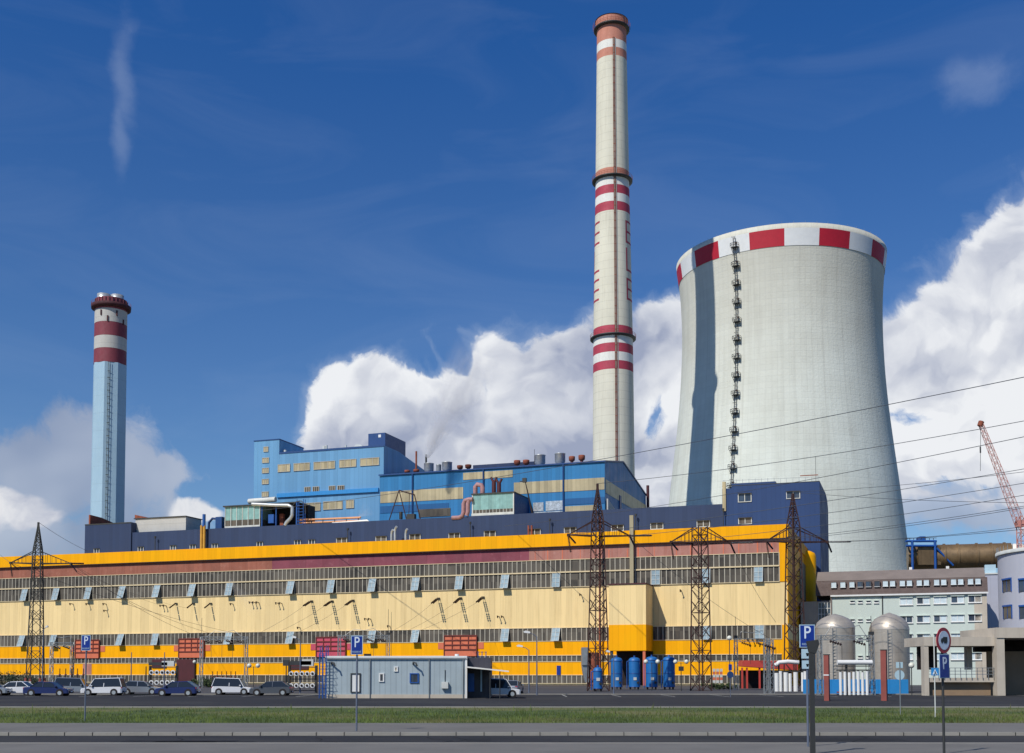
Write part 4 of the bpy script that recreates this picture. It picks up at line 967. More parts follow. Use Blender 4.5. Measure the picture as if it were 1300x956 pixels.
# ================================================================== pylons
def pylon(px, Y, rz, q_apex, q_arm, w_base, w_arm, lab, mt='rsteel', armL=0, armR=0, flat=False, feet=False, twist=R(26), hang='both', armq=None):
    """armL/armR: px of the arm ends; widths are the outer widths seen"""
    base = W(px, 862, Y); t = thing('lattice_pylon', lab, 'pylon', (base.x, Y, 0), 0, 'lattice power pylons before the hall')
    ox = base.x; k = Y/FPX; f = math.cos(twist)+math.sin(twist)
    wb, wa = w_base*k/f-.24, w_arm*k/f-.24
    za = W(px, q_arm, Y).z; zap = W(px, q_apex, Y).z
    cs, sn = math.cos(twist), math.sin(twist)
    def cor(w, z, i):
        a, b = ((-1, -1), (1, -1), (1, 1), (-1, 1))[i % 4]; a *= w/2; b *= w/2
        return Vector((a*cs-b*sn, a*sn+b*cs, z))
    s = MB(); levels = [(0, wb)]
    zt_ = za+1.2
    z = 0; w = wb
    while z < zt_-.6:
        z = min(z+w*.92, zt_); w = wb+(wa-wb)*z/zt_; levels.append((z, w))
    if not flat:
        while z < zap-.4:
            f_ = (z-zt_)/(zap-zt_); w = max(wa*(1-f_), .2); z = min(z+max(w*.95, .6), zap); f_ = (z-zt_)/(zap-zt_); levels.append((z, max(wa*(1-f_), .16)))
    rl, rb2 = .105, .052
    for j, ((z0, w0), (z1, w1)) in enumerate(zip(levels, levels[1:])):
        for i in range(4):
            s.tube(cor(w0, z0, i), cor(w1, z1, i), rl if z0 < zt_ else .085, mt, 4)
            if (i+j) % 2: s.tube(cor(w0, z0, i), cor(w1, z1, i+1), rb2, mt, 4)
            else: s.tube(cor(w0, z0, i+1), cor(w1, z1, i), rb2, mt, 4)
            if j % 2 == 0 or w0 < 1.2: s.tube(cor(w0, z0, i+1 if (i+j) % 2 else i), cor(w1, z1, i if (i+j) % 2 else i+1), rb2, mt, 4)
            if j % 3 == 0 or z0 > za-1: s.tube(cor(w0, z0, i), cor(w0, z0, i+1), rb2, mt, 4)
    s.build('lattice_mast', t)
    ends = []
    for side, pe in ((-1, armL), (1, armR)):
        if not pe: continue
        p_e = W(pe, (armq or q_arm+11), Y); L = abs(p_e.x-ox); zl = za-1.0
        # arms run along the mast's own x direction, slightly turned
        e = Vector((side*L, side*L*.12, zl+.1)); s = MB()
        tops = [cor(wa, za+1.0, i) for i in ((0, 3) if side < 0 else (1, 2))]; bots = [cor(wa, zl, i) for i in ((0, 3) if side < 0 else (1, 2))]
        for a in tops: s.tube(a, e, .085, mt, 4)
        for a in bots: s.tube(a, e, .12, mt, 4)
        for i in range(1, 6):
            f_ = i/6; f2 = (i-1)/6
            s.tube(bots[0].lerp(e, f_), bots[1].lerp(e, f_), .04, mt, 4); s.tube(bots[0].lerp(e, f2), bots[1].lerp(e, f_), .04, mt, 4)
            for a, b in zip(tops, bots):
                s.tube(a.lerp(e, f_), b.lerp(e, f_), .035, mt, 4)
        s.box(e.x-.15, e.x+.15, e.y-.2, e.y+.2, e.z-.2, e.z+.15, mt)
        s.build('crossarm', t)
        ends.append(Vector((ox, Y, 0))+e)
    for j, e in enumerate(ends):
        loc = e-Vector((ox, Y, 0)); side = -1 if j == 0 and armL else 1
        for (d, L) in (((.15, 0, -1), 2.4), ((.75, .5, -.75), 1.7)) if side < 0 else (((.9, -.5, -.05), 3.2), ((.5, .5, -.9), 1.8)):
            s = MB(); d = Vector(d).normalized(); s.tube(loc, loc+d*L, .04, 'ins', 4)
            n = int(L/.17)
            for i in range(1, n): c = loc+d*(L*i/n); s.tube(c-d*.05, c+d*.05, .13, 'ins', 8)
            s.build('insulator_string', t)
    if feet:
        s = MB()
        for i in range(4):
            c = cor(wb, 0, i)
            s.box(c.x-.16, c.x+.16, c.y-.16, c.y+.16, 0, 1.0, 'white'); s.box(c.x-.165, c.x+.165, c.y-.165, c.y+.165, 1.0, 1.6, 'reds')
        s.build('painted_foot', t)
    apex = Vector((ox, Y, zap if not flat else za+1.2))
    return t, ends, apex
P1, E1, T1 = pylon(44.5, 190, 0, 663, 708, 21, 12, 'dark grey green lattice pylon at the left with red and white painted feet', 'gsteel', 15, 88, feet=True, twist=R(5), armq=714)
P2, E2, T2 = pylon(759.5, 150, 0, 614, 671, 30.5, 17.7, 'rust brown pointed lattice pylon in front of the projecting cream block', 'rsteel', 721, 800, armq=684)
P3, E3, T3 = pylon(890, 152, 0, 0, 680, 28.5, 21.5, 'flat topped rust brown lattice pylon right of the blue cylinders', 'rsteel', 851, 928, flat=True, armq=685)
P4, E4, T4 = pylon(1009.5, 155, 0, 624.5, 679, 30, 19, 'rust brown pointed lattice pylon at the right corner of the hall', 'rsteel', 972, 1052, armq=689)
s = MB()
for z_ in (T4.z-8.6,): pass

# ================================================================== overhead wires
def wire(a, b, sag, lab, r=.03, grp='overhead power lines', seg=14, mt='wire'):
    a, b = Vector(a), Vector(b); pts = [a.lerp(b, i/seg)-Vector((0, 0, 4*sag*(i/seg)*(1-i/seg))) for i in range(seg+1)]
    s = MB(tuple(a)); s.path(pts, r, mt, 4); o = s.build('power_line'); o.location = a
    return tag(o, lab, 'power line', grp)
FR = [W(1430, q, 105) for q in (452, 509, 527, 572, 591, 606, 620, 621, 638, 650, 657)]
wire(W(330, 648, 262), FR[0], 1.5, 'long thin wire rising across the azure building and the middle of the cooling tower', .045)
wire(T2, FR[1], .8, 'wire from the tip of the pylon by the cream block, crossing the cooling tower', .035)
wire(W(640, 668, 240), FR[2], 1.2, 'wire just above the tall navy end block, rising to the right edge', .04)
labs = ['from the left arm of the pylon before the cream block', 'from the right arm of the pylon before the cream block', 'from the left arm of the flat topped pylon', 'from the right arm of the flat topped pylon',
        'from the left arm of the pylon at the hall corner', 'from the right arm of the pylon at the hall corner']
for i, (e, k) in enumerate(zip(E2+E3+E4, (3, 4, 5, 6, 7, 9))):
    wire(e, FR[k], .6, 'power wire running right '+labs[i], .032)
wire(T4, FR[4]+Vector((0, 0, .7)), .5, 'wire rising right from the tip of the pylon at the hall corner', .03)
wire(T4, FR[8], .5, 'lowest wire over the bronze duct, from the tip of the pylon at the hall corner', .035)
wire(E4[1]+Vector((2.4, -1, 0)), FR[10], .4, 'wire starting at the outer insulator of the pylon at the hall corner', .035)
wire(W(-60, 640, 200), E1[0], .8, 'wire reaching the left arm of the left pylon', .03); wire(T1, W(112, 700, 225), .3, 'short wire from the tip of the left pylon to the navy roof', .03)
hooks = [FW(*[FX(p, q, -.6), -.6, FZ(p, q, -.6)]) for p, q in ((255, 806), (280, 806), (312, 806))]
for i, (e, h_) in enumerate(zip((E1[1], E1[1]+Vector((1, 0, -1.5)), E1[0]), hooks)):
    wire(e, h_+Vector((0, -8, 0)), 1.0, 'slack wire number %s down from the left pylon across the cream wall' % ('one', 'two', 'three')[i], .03)
for i, (w_, (p, q)) in enumerate(zip(WI[:6], ((310, 812), (330, 812), (350, 815), (488, 806), (500, 808), (512, 808)))):
    wire(w_, W(p, q, 200), .5, 'thin wire down to the left from the %s insulator pair on the cream wall' % ('first', 'second', 'third', 'fourth', 'fifth', 'sixth')[i], .022)
for i, (w_, e) in enumerate(((WI[6], E1[1]), (WI[7], E1[1]+Vector((.5, 0, -1))))): wire(w_, e, .8, 'thin wire between the left pylon and the %s small wall insulator' % ('first', 'second')[i], .022)
wire(E2[1], W(980, 812, 165), .8, 'slack wire from the pylon before the cream block down to the light mast', .025)
wire(E3[1], W(985, 790, 175), .6, 'slack wire from the flat topped pylon down toward the hall corner', .025)

# ================================================================== silver substation gantries
def gmast(root, ox, oy, x, y, h, w=.5, mt='steel', spike=3):
    s = MB((ox, oy, 0)); lattice(s, (x, y, 0), (x, y, h), w, w*.8, int(h/.7), .05, .03, mt)
    if spike: s.tube((x, y, h), (x, y, h+spike), .035, 'dsteel', 4); s.box(x-.25, x+.25, y-.2, y+.2, h, h+.35, 'dsteel')
    return s.build('lattice_post', root)
def gantry(lab, p0, p1, Y, qtop, spike=(3, 0), n=4, arc=True):
    a, b = W(p0, qtop, Y), W(p1, qtop, Y); t = thing('substation_gantry', lab, 'gantry', (a.x, Y, 0), 0, 'pale lattice gantries in the switchyard')
    gmast(t, a.x, Y, a.x, Y, a.z, spike=spike[0]); gmast(t, a.x, Y, b.x, Y, b.z, spike=spike[1])
    s = MB((a.x, Y, 0)); z = a.z-.3
    lattice(s, (a.x, Y, z), (b.x, Y, z), .45, .45, max(4, int((b.x-a.x)/.6)), .045, .03, 'steel')
    if arc:
        m_ = (a.x+b.x)/2; s.path([(a.x+.5, Y, z), (m_-1.5, Y, z+1.2), (m_, Y, z+1.0), (m_+1.5, Y, z+1.3), (b.x-.4, Y, z)], .05, 'steel', 4)
    s.build('gantry_beam', t)
    for i in range(n):
        x = a.x+(b.x-a.x)*(i+.6)/(n+.2); s = MB((a.x, Y, 0)); c0_ = Vector((x-.5, Y-.3, z-.35)); c1_ = Vector((x+.7, Y-.6, z-.75)); s.tube(c0_, c1_, .07, 'ins', 5)
        for k in range(5): c = c0_.lerp(c1_, (k+.5)/5); d = (c1_-c0_).normalized()*.05; s.tube(c-d, c+d, .18, 'ins', 7)
        s.tube(c1_, c1_-Vector((0, 0, 2.6)), .03, 'dsteel', 4); s.build('insulator', t)
    return t
gantry('pale lattice gantry right of the dark open doorway', 256, 313, 185, 808)
gantry('pale lattice gantry between the rose gate and the large parking sign', 431, 493, 178, 806, (0, 4))
gantry('pale lattice gantry left of the left small parking sign', 66, 92, 185, 815, (0, 0), 2)
gantry('pale lattice gantry with a spike before the right end of the hall', 934, 975, 160, 810, (3, 0), 2)
gantry('pale lattice gantry spanning before the silver domed tanks', 1040, 1106, 120, 806, (0, 2), 2)
gantry('pale lattice gantry behind the tall right parking sign', 972, 979, 130, 812, (0, 0), 1, False)

# ================================================================== street lamps, globes, masts
def lamp(px, qtop, Y, lab, arm=-14, grp='street lamps before the hall', hz_=None):
    a = W(px, qtop, Y); t = thing('street_lamp', lab, 'street lamp', (a.x, Y, 0), 0, grp)
    s = MB(); s.tube((0, 0, 0), (0, 0, a.z), .09, 'pole', 8, .05); L = arm/FPX*Y
    s.path([(0, 0, a.z-.05), (L*.3, 0, a.z+.22), (L*.75, 0, a.z+.38)], .04, 'pole', 6); s.build('pole', t)
    s = MB(); x0 = L*.6; s.prism([(x0, a.z+.32), (x0+L*.55, a.z+.38), (x0+L*.62, a.z+.5), (x0+L*.4, a.z+.62), (x0, a.z+.5)], -.16, .16, 'white'); s.build('lamp_head', t)
lamp(681.5, 808, 120, 'taller white headed street lamp between the shed canopy and the pylon')
lamp(671.5, 825, 135, 'shorter white headed street lamp just right of the shed canopy', -13)
lamp(779, 832, 130, 'small lamp with white head beside the leftmost tall blue cylinder', -8)
lamp(55, 800, 150, 'thin lamp behind the left pylon', 5); 
lamp(381.5, 814, 130, 'lamp post before the blank yellow band left of the shed', -9)
def globe(px, q, Y, lab, twin=0):
    a = W(px, q, Y); t = thing('globe_lamp', lab, 'globe lamp', (a.x, Y, 0), 0, 'round globe lamps in the yard'); tw = twin/FPX*Y
    s = MB(); s.tube((0, 0, 0), (0, 0, a.z), .05, 'dsteel', 6)
    if twin: s.tube((-tw, 0, a.z-.1), (tw, 0, a.z-.1), .03, 'dsteel', 4)
    s.build('pole', t)
    for d in ((-tw, tw) if twin else (0,)):
        s = MB(); s.lathe([(.3*math.sin(math.pi*(i+.3)/8.6), a.z+.1-.3*math.cos(math.pi*(i+.3)/8.6)) for i in range(9)], (d, 0), 'globe', 14); s.build('globe', t)
globe(247, 841, 190, 'pale globe lamp in front of the dark doorway')
globe(322, 846, 150, 'twin globe lamp before the yellow band right of the gantry', 5.5)
globe(827.5, 841, 150, 'twin globe lamp between the two right blue cylinders', 7.5)
globe(864.5, 841, 155, 'twin globe lamp between the blue cylinders and the flat topped pylon', 7)
globe(926, 811, 140, 'single tall globe lamp right of the flat topped pylon')
globe(1157, 846, 120, 'globe lamp before the concrete portal railing')
def mast(px, q, Y, lab, mt='pole', r=.08, head=False):
    a = W(px, q, Y); t = thing('thin_mast', lab, 'mast', (a.x, Y, 0), 0); s = MB(); s.tube((0, 0, 0), (0, 0, a.z), r, mt, 6, r*.6); s.build('pole', t)
    if head: s = MB(); s.box(-.3, .3, -.3, .3, a.z-.6, a.z, 'dsteel'); s.build('head', t)
mast(209, 828, 150, 'plain grey steel pole left of the white drum racks', r=.1); mast(167, 828, 150, 'plain grey pole right of the left small parking sign', r=.09); mast(363.5, 838, 120, 'dark slender pole left of the right drum rack', 'dsteel', .09, True)
mast(864.7, 846, 150, 'short dark pole with a small crossbar right of the last blue cylinder', 'dsteel', .07, True); mast(93.2, 818, 160, 'yellow and black striped post left of the left parking sign', 'dsteel', .1)
mast(497, 777, 190, 'very thin lightning rod above the gantry near the large parking sign', 'dsteel', .04); mast(185.5, 846, 150, 'short black post beside the left drum rack', 'dark', .12)

# ================================================================== low posts in rows
def posts(p0, p1, n, Y, q, where):
    for i in range(n):
        px = p0+(p1-p0)*i/(n-1); a = W(px, q, Y); t = thing('bushing_post', '%s ringed black post in the row %s' % (('first', 'second', 'third', 'fourth', 'fifth', 'sixth', 'seventh')[i], where), 'post', (a.x, Y, 0), 0, 'short black posts '+where)
        s = MB(); s.tube((0, 0, 0), (0, 0, a.z*.7), .14, 'dsteel', 6); s.tube((0, 0, a.z*.75), (0, 0, a.z+.1), .07, 'dark', 6); s.build('shaft', t)
        s = MB(); s.tube((0, 0, a.z*.7), (0, 0, a.z*.75), .18, 'reds', 8); s.build('ring', t)
posts(76, 106, 5, 175, 849.5, 'left of the left parking sign'); posts(270, 299, 6, 175, 853, 'under the lattice gantry by the doorway')

# ================================================================== drum racks
def drums(px, Y, lab, q=845):
    a = W(px, q, Y); t = thing('drum_rack', lab, 'equipment rack', (a.x, Y, 0), 0, 'racks of white ended drums'); z1 = a.z; k = Y/FPX
    s = MB(); 
    for x in (0, 6.8*5*k): s.box(x-.1, x+.1, -.1, .7, 0, z1+.2, 'dsteel')
    for z in (.35, z1*.55, z1): s.box(0, 6.8*5*k, 0, .6, z-.05, z+.05, 'dsteel')
    s.build('frame', t)
    for r_ in (0, 1):
        for i in range(5):
            x = (3.4+6.8*i)*k; z = .3+z1*(.12+.45*r_); rad = 2.9*k
            s = MB(); s.tube((x, -.35, z+rad), (x, .9, z+rad), rad*.55, 'dsteel', 14); s.tube((x, -.45, z+rad), (x, -.3, z+rad), rad, 'white', 18); s.tube((x, -.5, z+rad), (x, -.44, z+rad), rad*.55, 'dark', 14); s.build('drum', t)
    s = MB(); s.box(3*5*k, 3.8*8*k, .1, .7, z1+.12, z1+.9, 'offw'); s.box(-.2, 2.5, .1, .9, z1+.25, z1+.7, 'dsteel'); s.build('cabinet', t)
drums(190, 165, 'rack of ten white ended drums left of the dark doorway', 847); drums(367, 130, 'rack of ten white ended drums directly left of the grey shed', 847)

# ================================================================== grey shed with canopy
YW = 105
g0, g1 = W(414, 835, YW), W(592, 834, YW)
sh = thing('grey_shed', 'low grey ribbed metal shed with a white roof trim and dark porch', 'shed', (g0.x, YW, 0)); ox = g0.x; zt = g0.z
s = MB((ox, YW, 0)); s.box(g0.x, g1.x, YW, YW+12, 0, zt, 'greyc'); s.build('wall', sh)
s = MB((ox, YW, 0)); s.box(g0.x, g1.x, YW-.05, YW-.003, 0, .35, 'concrete')
for px in (470, 545, 588): a = W(px, 850, YW); s.tube((a.x, YW-.1, 0), (a.x, YW-.1, zt), .05, 'steel', 6)
s.box(g0.x, g1.x, YW-.16, YW-.101, zt-.12, zt-.01, 'steel'); a = W(565, 852, YW); s.box(a.x-.3, a.x+.3, YW-.35, YW-.003, .9, 1.5, 'offw'); s.tube((a.x, YW-.05, 1.5), (a.x, YW-.05, 2.6), .03, 'dsteel', 5); s.build('plinth_and_gutter', sh)
s = MB((ox, YW, 0)); s.box(g0.x-.05, g1.x+.05, YW-.1, YW+12.1, zt, zt+.16, 'white'); s.box(g1.x-.1, g1.x+.08, YW-.08, YW-.003, 0, zt, 'white'); s.build('roof_trim', sh)
g2 = W(623, 834, YW+2)
s = MB((ox, YW, 0)); s.box(g1.x+.1, g2.x, YW+2, YW+10, 0, zt+.05, 'darkc'); s.build('porch_block', sh, 'anthracite porch block')
def sw(p0, p1, q0, q1, mt, name, fr='white', lab=None, y=YW):
    a, b = W(p0, q0, y), W(p1, min(q1, 878), y); s = MB((ox, YW, 0)); s.box(a.x, b.x, y-.04, y-.003, max(b.z, .03), a.z, mt)
    if fr:
        for x in (a.x, b.x): s.box(x-.06, x+.06, y-.09, y-.003, max(b.z, .03), a.z, fr)
        s.box(a.x-.06, b.x+.06, y-.1, y-.003, a.z, a.z+.1, fr)
        if b.z > .1: s.box(a.x-.06, b.x+.06, y-.1, y-.003, b.z-.08, b.z, fr)
    s.build(name, sh, lab)
sw(446, 457, 856, 885, 'white', 'door', 'dsteel', 'white door behind the parking sign pole'); sw(482, 487, 856, 864.5, 'dwglass', 'window'); sw(521, 531, 856, 866, 'dwglass', 'window', 'bpaint', 'blue framed window'); sw(501, 504.5, 847.5, 851.5, 'tan', 'vent', 'white')
sw(594.5, 602, 855, 885, 'bdoor', 'door', None, 'bright blue door in the porch', YW+2); sw(610, 612, 850, 885, 'paleb', 'post', None, None, YW+1.6)
s = MB((ox, YW, 0))
for px in (420, 524):
    a = W(px, 841, YW-.5); s.path([(a.x, YW, a.z-.15), (a.x+.05, YW-.4, a.z), (a.x+.3, YW-.6, a.z-.05), (a.x+.4, YW-.6, a.z-.35)], .08, 'dsteel', 6)
s.build('wall_lamp', sh)
s = MB((ox, YW, 0)); a = W(462, 833, YW+2); s.box(a.x, a.x+.6, YW+2, YW+2.6, zt+.16, zt+.4, 'dark'); a = W(591, 831, YW+1); s.tube((a.x-.8, YW+1, zt), (a.x-.8, YW+1, zt+.35), .2, 'white', 10)
for px in (607, 612, 617): a = W(px, 827, YW+3); s.tube((a.x, YW+3, zt), (a.x, YW+3, a.z), .04, 'bpaint', 5)
a, b = W(607, 828, YW+3), W(618, 828, YW+3); s.tube(a, b, .03, 'dsteel', 4); s.build('roof_fitting', sh)
s = MB((ox, YW, 0)); a, b = W(592, 847, YW-1), W(646, 852.5, YW-2.5)
s.add([(a.x, YW+2.2, a.z), (b.x, YW+2.2, b.z), (b.x, YW-3, b.z-.05), (a.x, YW-3, a.z-.05), (a.x, YW+2.2, a.z+.1), (b.x, YW+2.2, b.z+.08), (b.x, YW-3, b.z+.03), (a.x, YW-3, a.z+.05)],
      [(0, 3, 2, 1), (4, 5, 6, 7), (3, 7, 6, 2), (0, 1, 5, 4), (1, 2, 6, 5), (0, 4, 7, 3)], 'whiteduct')
for x in (a.x+2.2, b.x-.8): s.tube((x, YW-2.8, 0), (x, YW-2.8, b.z), .05, 'dsteel', 6)
s.build('canopy', sh)
# blue caged ladder and posts
bl = thing('blue_ladder', 'blue caged steel ladder at the left end of the grey shed', 'ladder', (W(410, 860, YW).x, YW-.6, 0)); ox2 = bl.location.x; s = MB((ox2, YW-.6, 0))
xa, xb_ = W(405.5, 850, YW-.6).x, W(414.5, 850, YW-.6).x
for x in (xa, xa+.3, xb_-.3, xb_): s.tube((x, YW-.6, 0), (x, YW-.6, zt+.4), .035, 'bpaint', 5)
for k in range(14): s.tube((xa, YW-.6, .3+k*.29), (xb_, YW-.6, .3+k*.29), .022, 'bpaint', 4)
for k in range(6): s.path([(xa, YW-.6, .9+k*.6), (xa, YW-1.1, .9+k*.6), (xb_, YW-1.1, .9+k*.6), (xb_, YW-.6, .9+k*.6)], .022, 'bpaint', 4)
s.build('ladder_cage', bl)
s = MB((ox2, YW-.6, 0))
for px in (408, 415.5):
    for d in (-.1, .1): a = W(px, 821, YW+1); s.tube((a.x+d*1.4, YW+1, 0), (a.x+d, YW+1, a.z), .04, 'bpaint', 5)
    for k in range(4): s.tube((a.x-.13, YW+1, zt+.1+k*.3), (a.x+.13, YW+1, zt+.3+k*.3), .025, 'bpaint', 4)
s.build('twin_post', bl)

# ================================================================== blue cylinders
for i, (px, q, Y, w, lab) in enumerate(((759, 847, 146, 11.5, 'small blue cylinder partly behind the pylon legs'), (783, 834.5, 165, 14.5, 'tall blue cylinder, leftmost of the four tall ones'), (805.5, 834.5, 165, 14.5, 'tall blue cylinder, second from the left of the four tall ones'),
     (827.5, 833.5, 165, 15, 'tall blue cylinder behind the twin globe lamp'), (849.5, 833.5, 165, 15, 'tall blue cylinder, rightmost beside the pylon'))):
    r = w/2*Y/FPX; a = W(px, q, Y-r*.3); t = thing('blue_tank', lab, 'pressure tank', (a.x, Y, 0), 0, 'blue upright cylinders before the hall'); z1 = a.z
    s = MB(); s.lathe([(r, .35), (r, z1-.5)], (0, 0), 'btank', 32)
    for zz_ in (.4, z1*.5, z1-.52): s.lathe([(r+.004, zz_-.05), (r+.035, zz_-.04), (r+.035, zz_+.04), (r+.004, zz_+.05)], (0, 0), 'bpaint', 32, cap=False)
    s.box(-.22, .22, -r-.05, -r+.1, 1.35, 1.75, 'offw'); s.tube((r*.5, -r*.87, 1.0), (r*.55, -r*1.05, 1.0), .18, 'dsteel', 12); s.build('shell', t)
    MB().lathe([(r*1.0, z1-.5), (r*.96, z1-.3), (r*.8, z1-.13), (r*.45, z1-.02), (.02, z1)], (0, 0), 'btank', 32).build('dome', t)
    s = MB(); s.tube((0, 0, z1-.03), (0, 0, z1+.25), .12, 'bpaint', 8); s.tube((-r-.25, 0, .2), (-r-.25, 0, z1-.6), .07, 'bpaint', 6); s.tube((-r-.25, 0, z1-.6), (-r*.5, 0, z1-.45), .07, 'bpaint', 6); s.build('pipe', t)
    s = MB()
    for k in range(3): a_ = k*2.1+.5; s.box(r*.8*math.cos(a_)-.12, r*.8*math.cos(a_)+.12, r*.8*math.sin(a_)-.12, r*.8*math.sin(a_)+.12, 0, .35, 'dsteel')
    s.build('leg', t)
# grey elbow duct by the pylon
ed_ = thing('elbow_duct', 'large grey metal duct with a cone foot left of the pylon legs before the hall', 'duct', (W(747, 860, 200).x, 200, 0)); ox = ed_.location.x
s = MB((ox, 200, 0)); a, b = W(738.5, 822, 200), W(747, 840, 200); s.box(a.x, b.x, 199, 202, b.z-.6, a.z, 'steel'); s.prism([(a.x, b.z-.62), (b.x, b.z-.62), (b.x, .8), (b.x-.6, .8), (a.x+.2, b.z-2)], 199.3, 201.7, 'steel'); s.tube((b.x+.9, 200.4, b.z+1.6), (b.x+.9, 200.4, 0), 1.0, 'rust', 16); s.build('duct', ed_)
# red roofed kiosk, pipes, sign-like panels near the right corner
rk = thing('red_canopy_bay', 'low red canopy over a dark doorway at the right corner of the hall', 'canopy', (W(970, 862, 178).x, 178, 0)); ox = rk.location.x
s = MB((ox, 178, 0)); a, b = W(940, 838.5, 178), W(992, 846, 178)
s.prism([(a.x, b.z), (a.x+.1, a.z), (b.x+2.2, a.z-.1), (b.x+2.2, b.z-.6)], 176.5, 180, 'canopyr'); s.build('roof', rk)
s = MB((ox, 178, 0)); s.box(a.x+.2, b.x+2, 179.5, 180, 0, b.z-.6, 'dark')
for px in (941, 947, 963): x = W(px, 860, 177).x; s.box(x, x+.25, 176.7, 177, 0, b.z-.2, 'canopyr')
s.build('bay', rk)
for i, px in enumerate((906.5, 911, 915.5)):
    a = W(px, 849, 170); t = thing('striped_barrier', '%s of the three pale orange striped boards between the pylon and the red canopy' % ('first', 'second', 'third')[i], 'barrier', (a.x, 170, 0), 0, 'striped orange boards')
    s = MB(); z1 = a.z
    for k in range(5): s.box(-.19, .19, -.05, .05, z1*(.3+.14*k), z1*(.3+.14*(k+1))-.01, 'salmon' if k % 2 else 'offw')
    s.box(-.04, .04, .06, .1, 0, z1, 'dsteel'); s.build('board', t)
def pipe(name, lab, pts, Y, r, mt, cat='pipe'):
    a = W(*pts[0], Y); t = thing(name, lab, cat, (a.x, Y, 0)); s = MB((a.x, Y, 0)); s.path([W(p, q, Y) for p, q in pts], r, mt, 12); s.build('pipe', t)
    s = MB((a.x, Y, 0))
    for p, q in pts[1:-1:2] or pts[:1]: c = W(p, q, Y); s.box(c.x-.1, c.x+.1, Y+.1, Y+.3, 0, c.z, 'dsteel')
    s.build('support', t)
pipe('lagged_pipe', 'white lagged pipe right of the red canopy behind the pylon', ((984, 845), (989, 841), (1000, 840), (1014, 841)), 150, .28, 'white')
pipe('lagged_pipe', 'white lagged horizontal pipe between the two silver domed tanks', ((1063, 841), (1075, 841), (1090, 841), (1107, 841)), 118, .26, 'white')
rp = thing('pipe_rack', 'rack of upright white lagged pipes between the two silver tanks', 'pipe rack', (W(1065, 862, 116).x, 116, 0)); ox = rp.location.x
for i in range(7):
    a = W(1067+i*5.6, 853+dirt(1), 116); s = MB((ox, 116, 0)); s.tube((a.x, 116, .1), (a.x, 116, a.z), .15, 'white', 10); s.tube((a.x, 116, a.z), (a.x, 116, a.z+.12), .09, 'dsteel', 8); s.build('upright_pipe', rp)
s = MB((ox, 116, 0)); a, b = W(1063, 850, 116), W(1106, 850, 116); s.box(a.x, b.x, 116.2, 116.4, a.z-.12, a.z, 'dsteel'); s.box(a.x, b.x, 116.2, 116.4, .3, .45, 'reds'); s.box(a.x, b.x, 116.3, 116.5, a.z+.3, a.z+.4, 'dsteel'); s.build('frame', rp)
rp = thing('pipe_rack', 'rack of short white lagged pipes left of the right parking sign', 'pipe rack', (W(985, 862, 140).x, 140, 0)); ox = rp.location.x
for i, px in enumerate((986, 991, 997.5, 1003, 1010, 1019, 1023)):
    a = W(px, 853+dirt(2), 140); s = MB((ox, 140, 0)); s.tube((a.x, 140, .1), (a.x, 140, a.z), .2 if i % 2 else .28, 'white', 10); s.build('upright_pipe', rp)
s = MB((ox, 140, 0)); a, b = W(984, 853, 140), W(1026, 853, 140); s.box(a.x, b.x, 140.3, 140.5, a.z, a.z+.12, 'dsteel'); s.build('frame', rp)
for p0, p1, q, lab in ((1045, 1053.5, 831.5, 'shorter brick red square pillar with a white band before the left silver tank'), (1117, 1126.5, 825.5, 'taller brick red square pillar before the right silver tank')):
    Y = 95; a, b = W(p0, q, Y), W(p1, q, Y); t = thing('red_pillar', lab, 'pillar', ((a.x+b.x)/2, Y, 0), R(-30)); w = (b.x-a.x)*.72
    s = MB(); s.box(-w/2, w/2, -w/2, w/2, 0, a.z, 'reds'); s.build('shaft', t)
    s = MB(); s.box(-w/2-.03, w/2+.03, -w/2-.03, w/2+.03, a.z, a.z+.06, 'dsteel')
    if p0 < 1100: s.box(-w/2-.015, w/2+.015, -w/2-.015, w/2+.015, a.z*.55, a.z*.55+.09, 'white')
    s.build('band', t)
# low blue skirting wall near the tanks
bw = thing('blue_bund_wall', 'low blue wall at the foot of the two silver tanks', 'wall', (W(1130, 866, 128).x, 128, 0)); s = MB((bw.location.x, 128, 0))
s.box(W(1020, 862, 128).x, W(1153, 862, 128).x, 128, 128.3, 0, W(1100, 862.5, 128).z, 'brightb'); s.build('panel', bw)

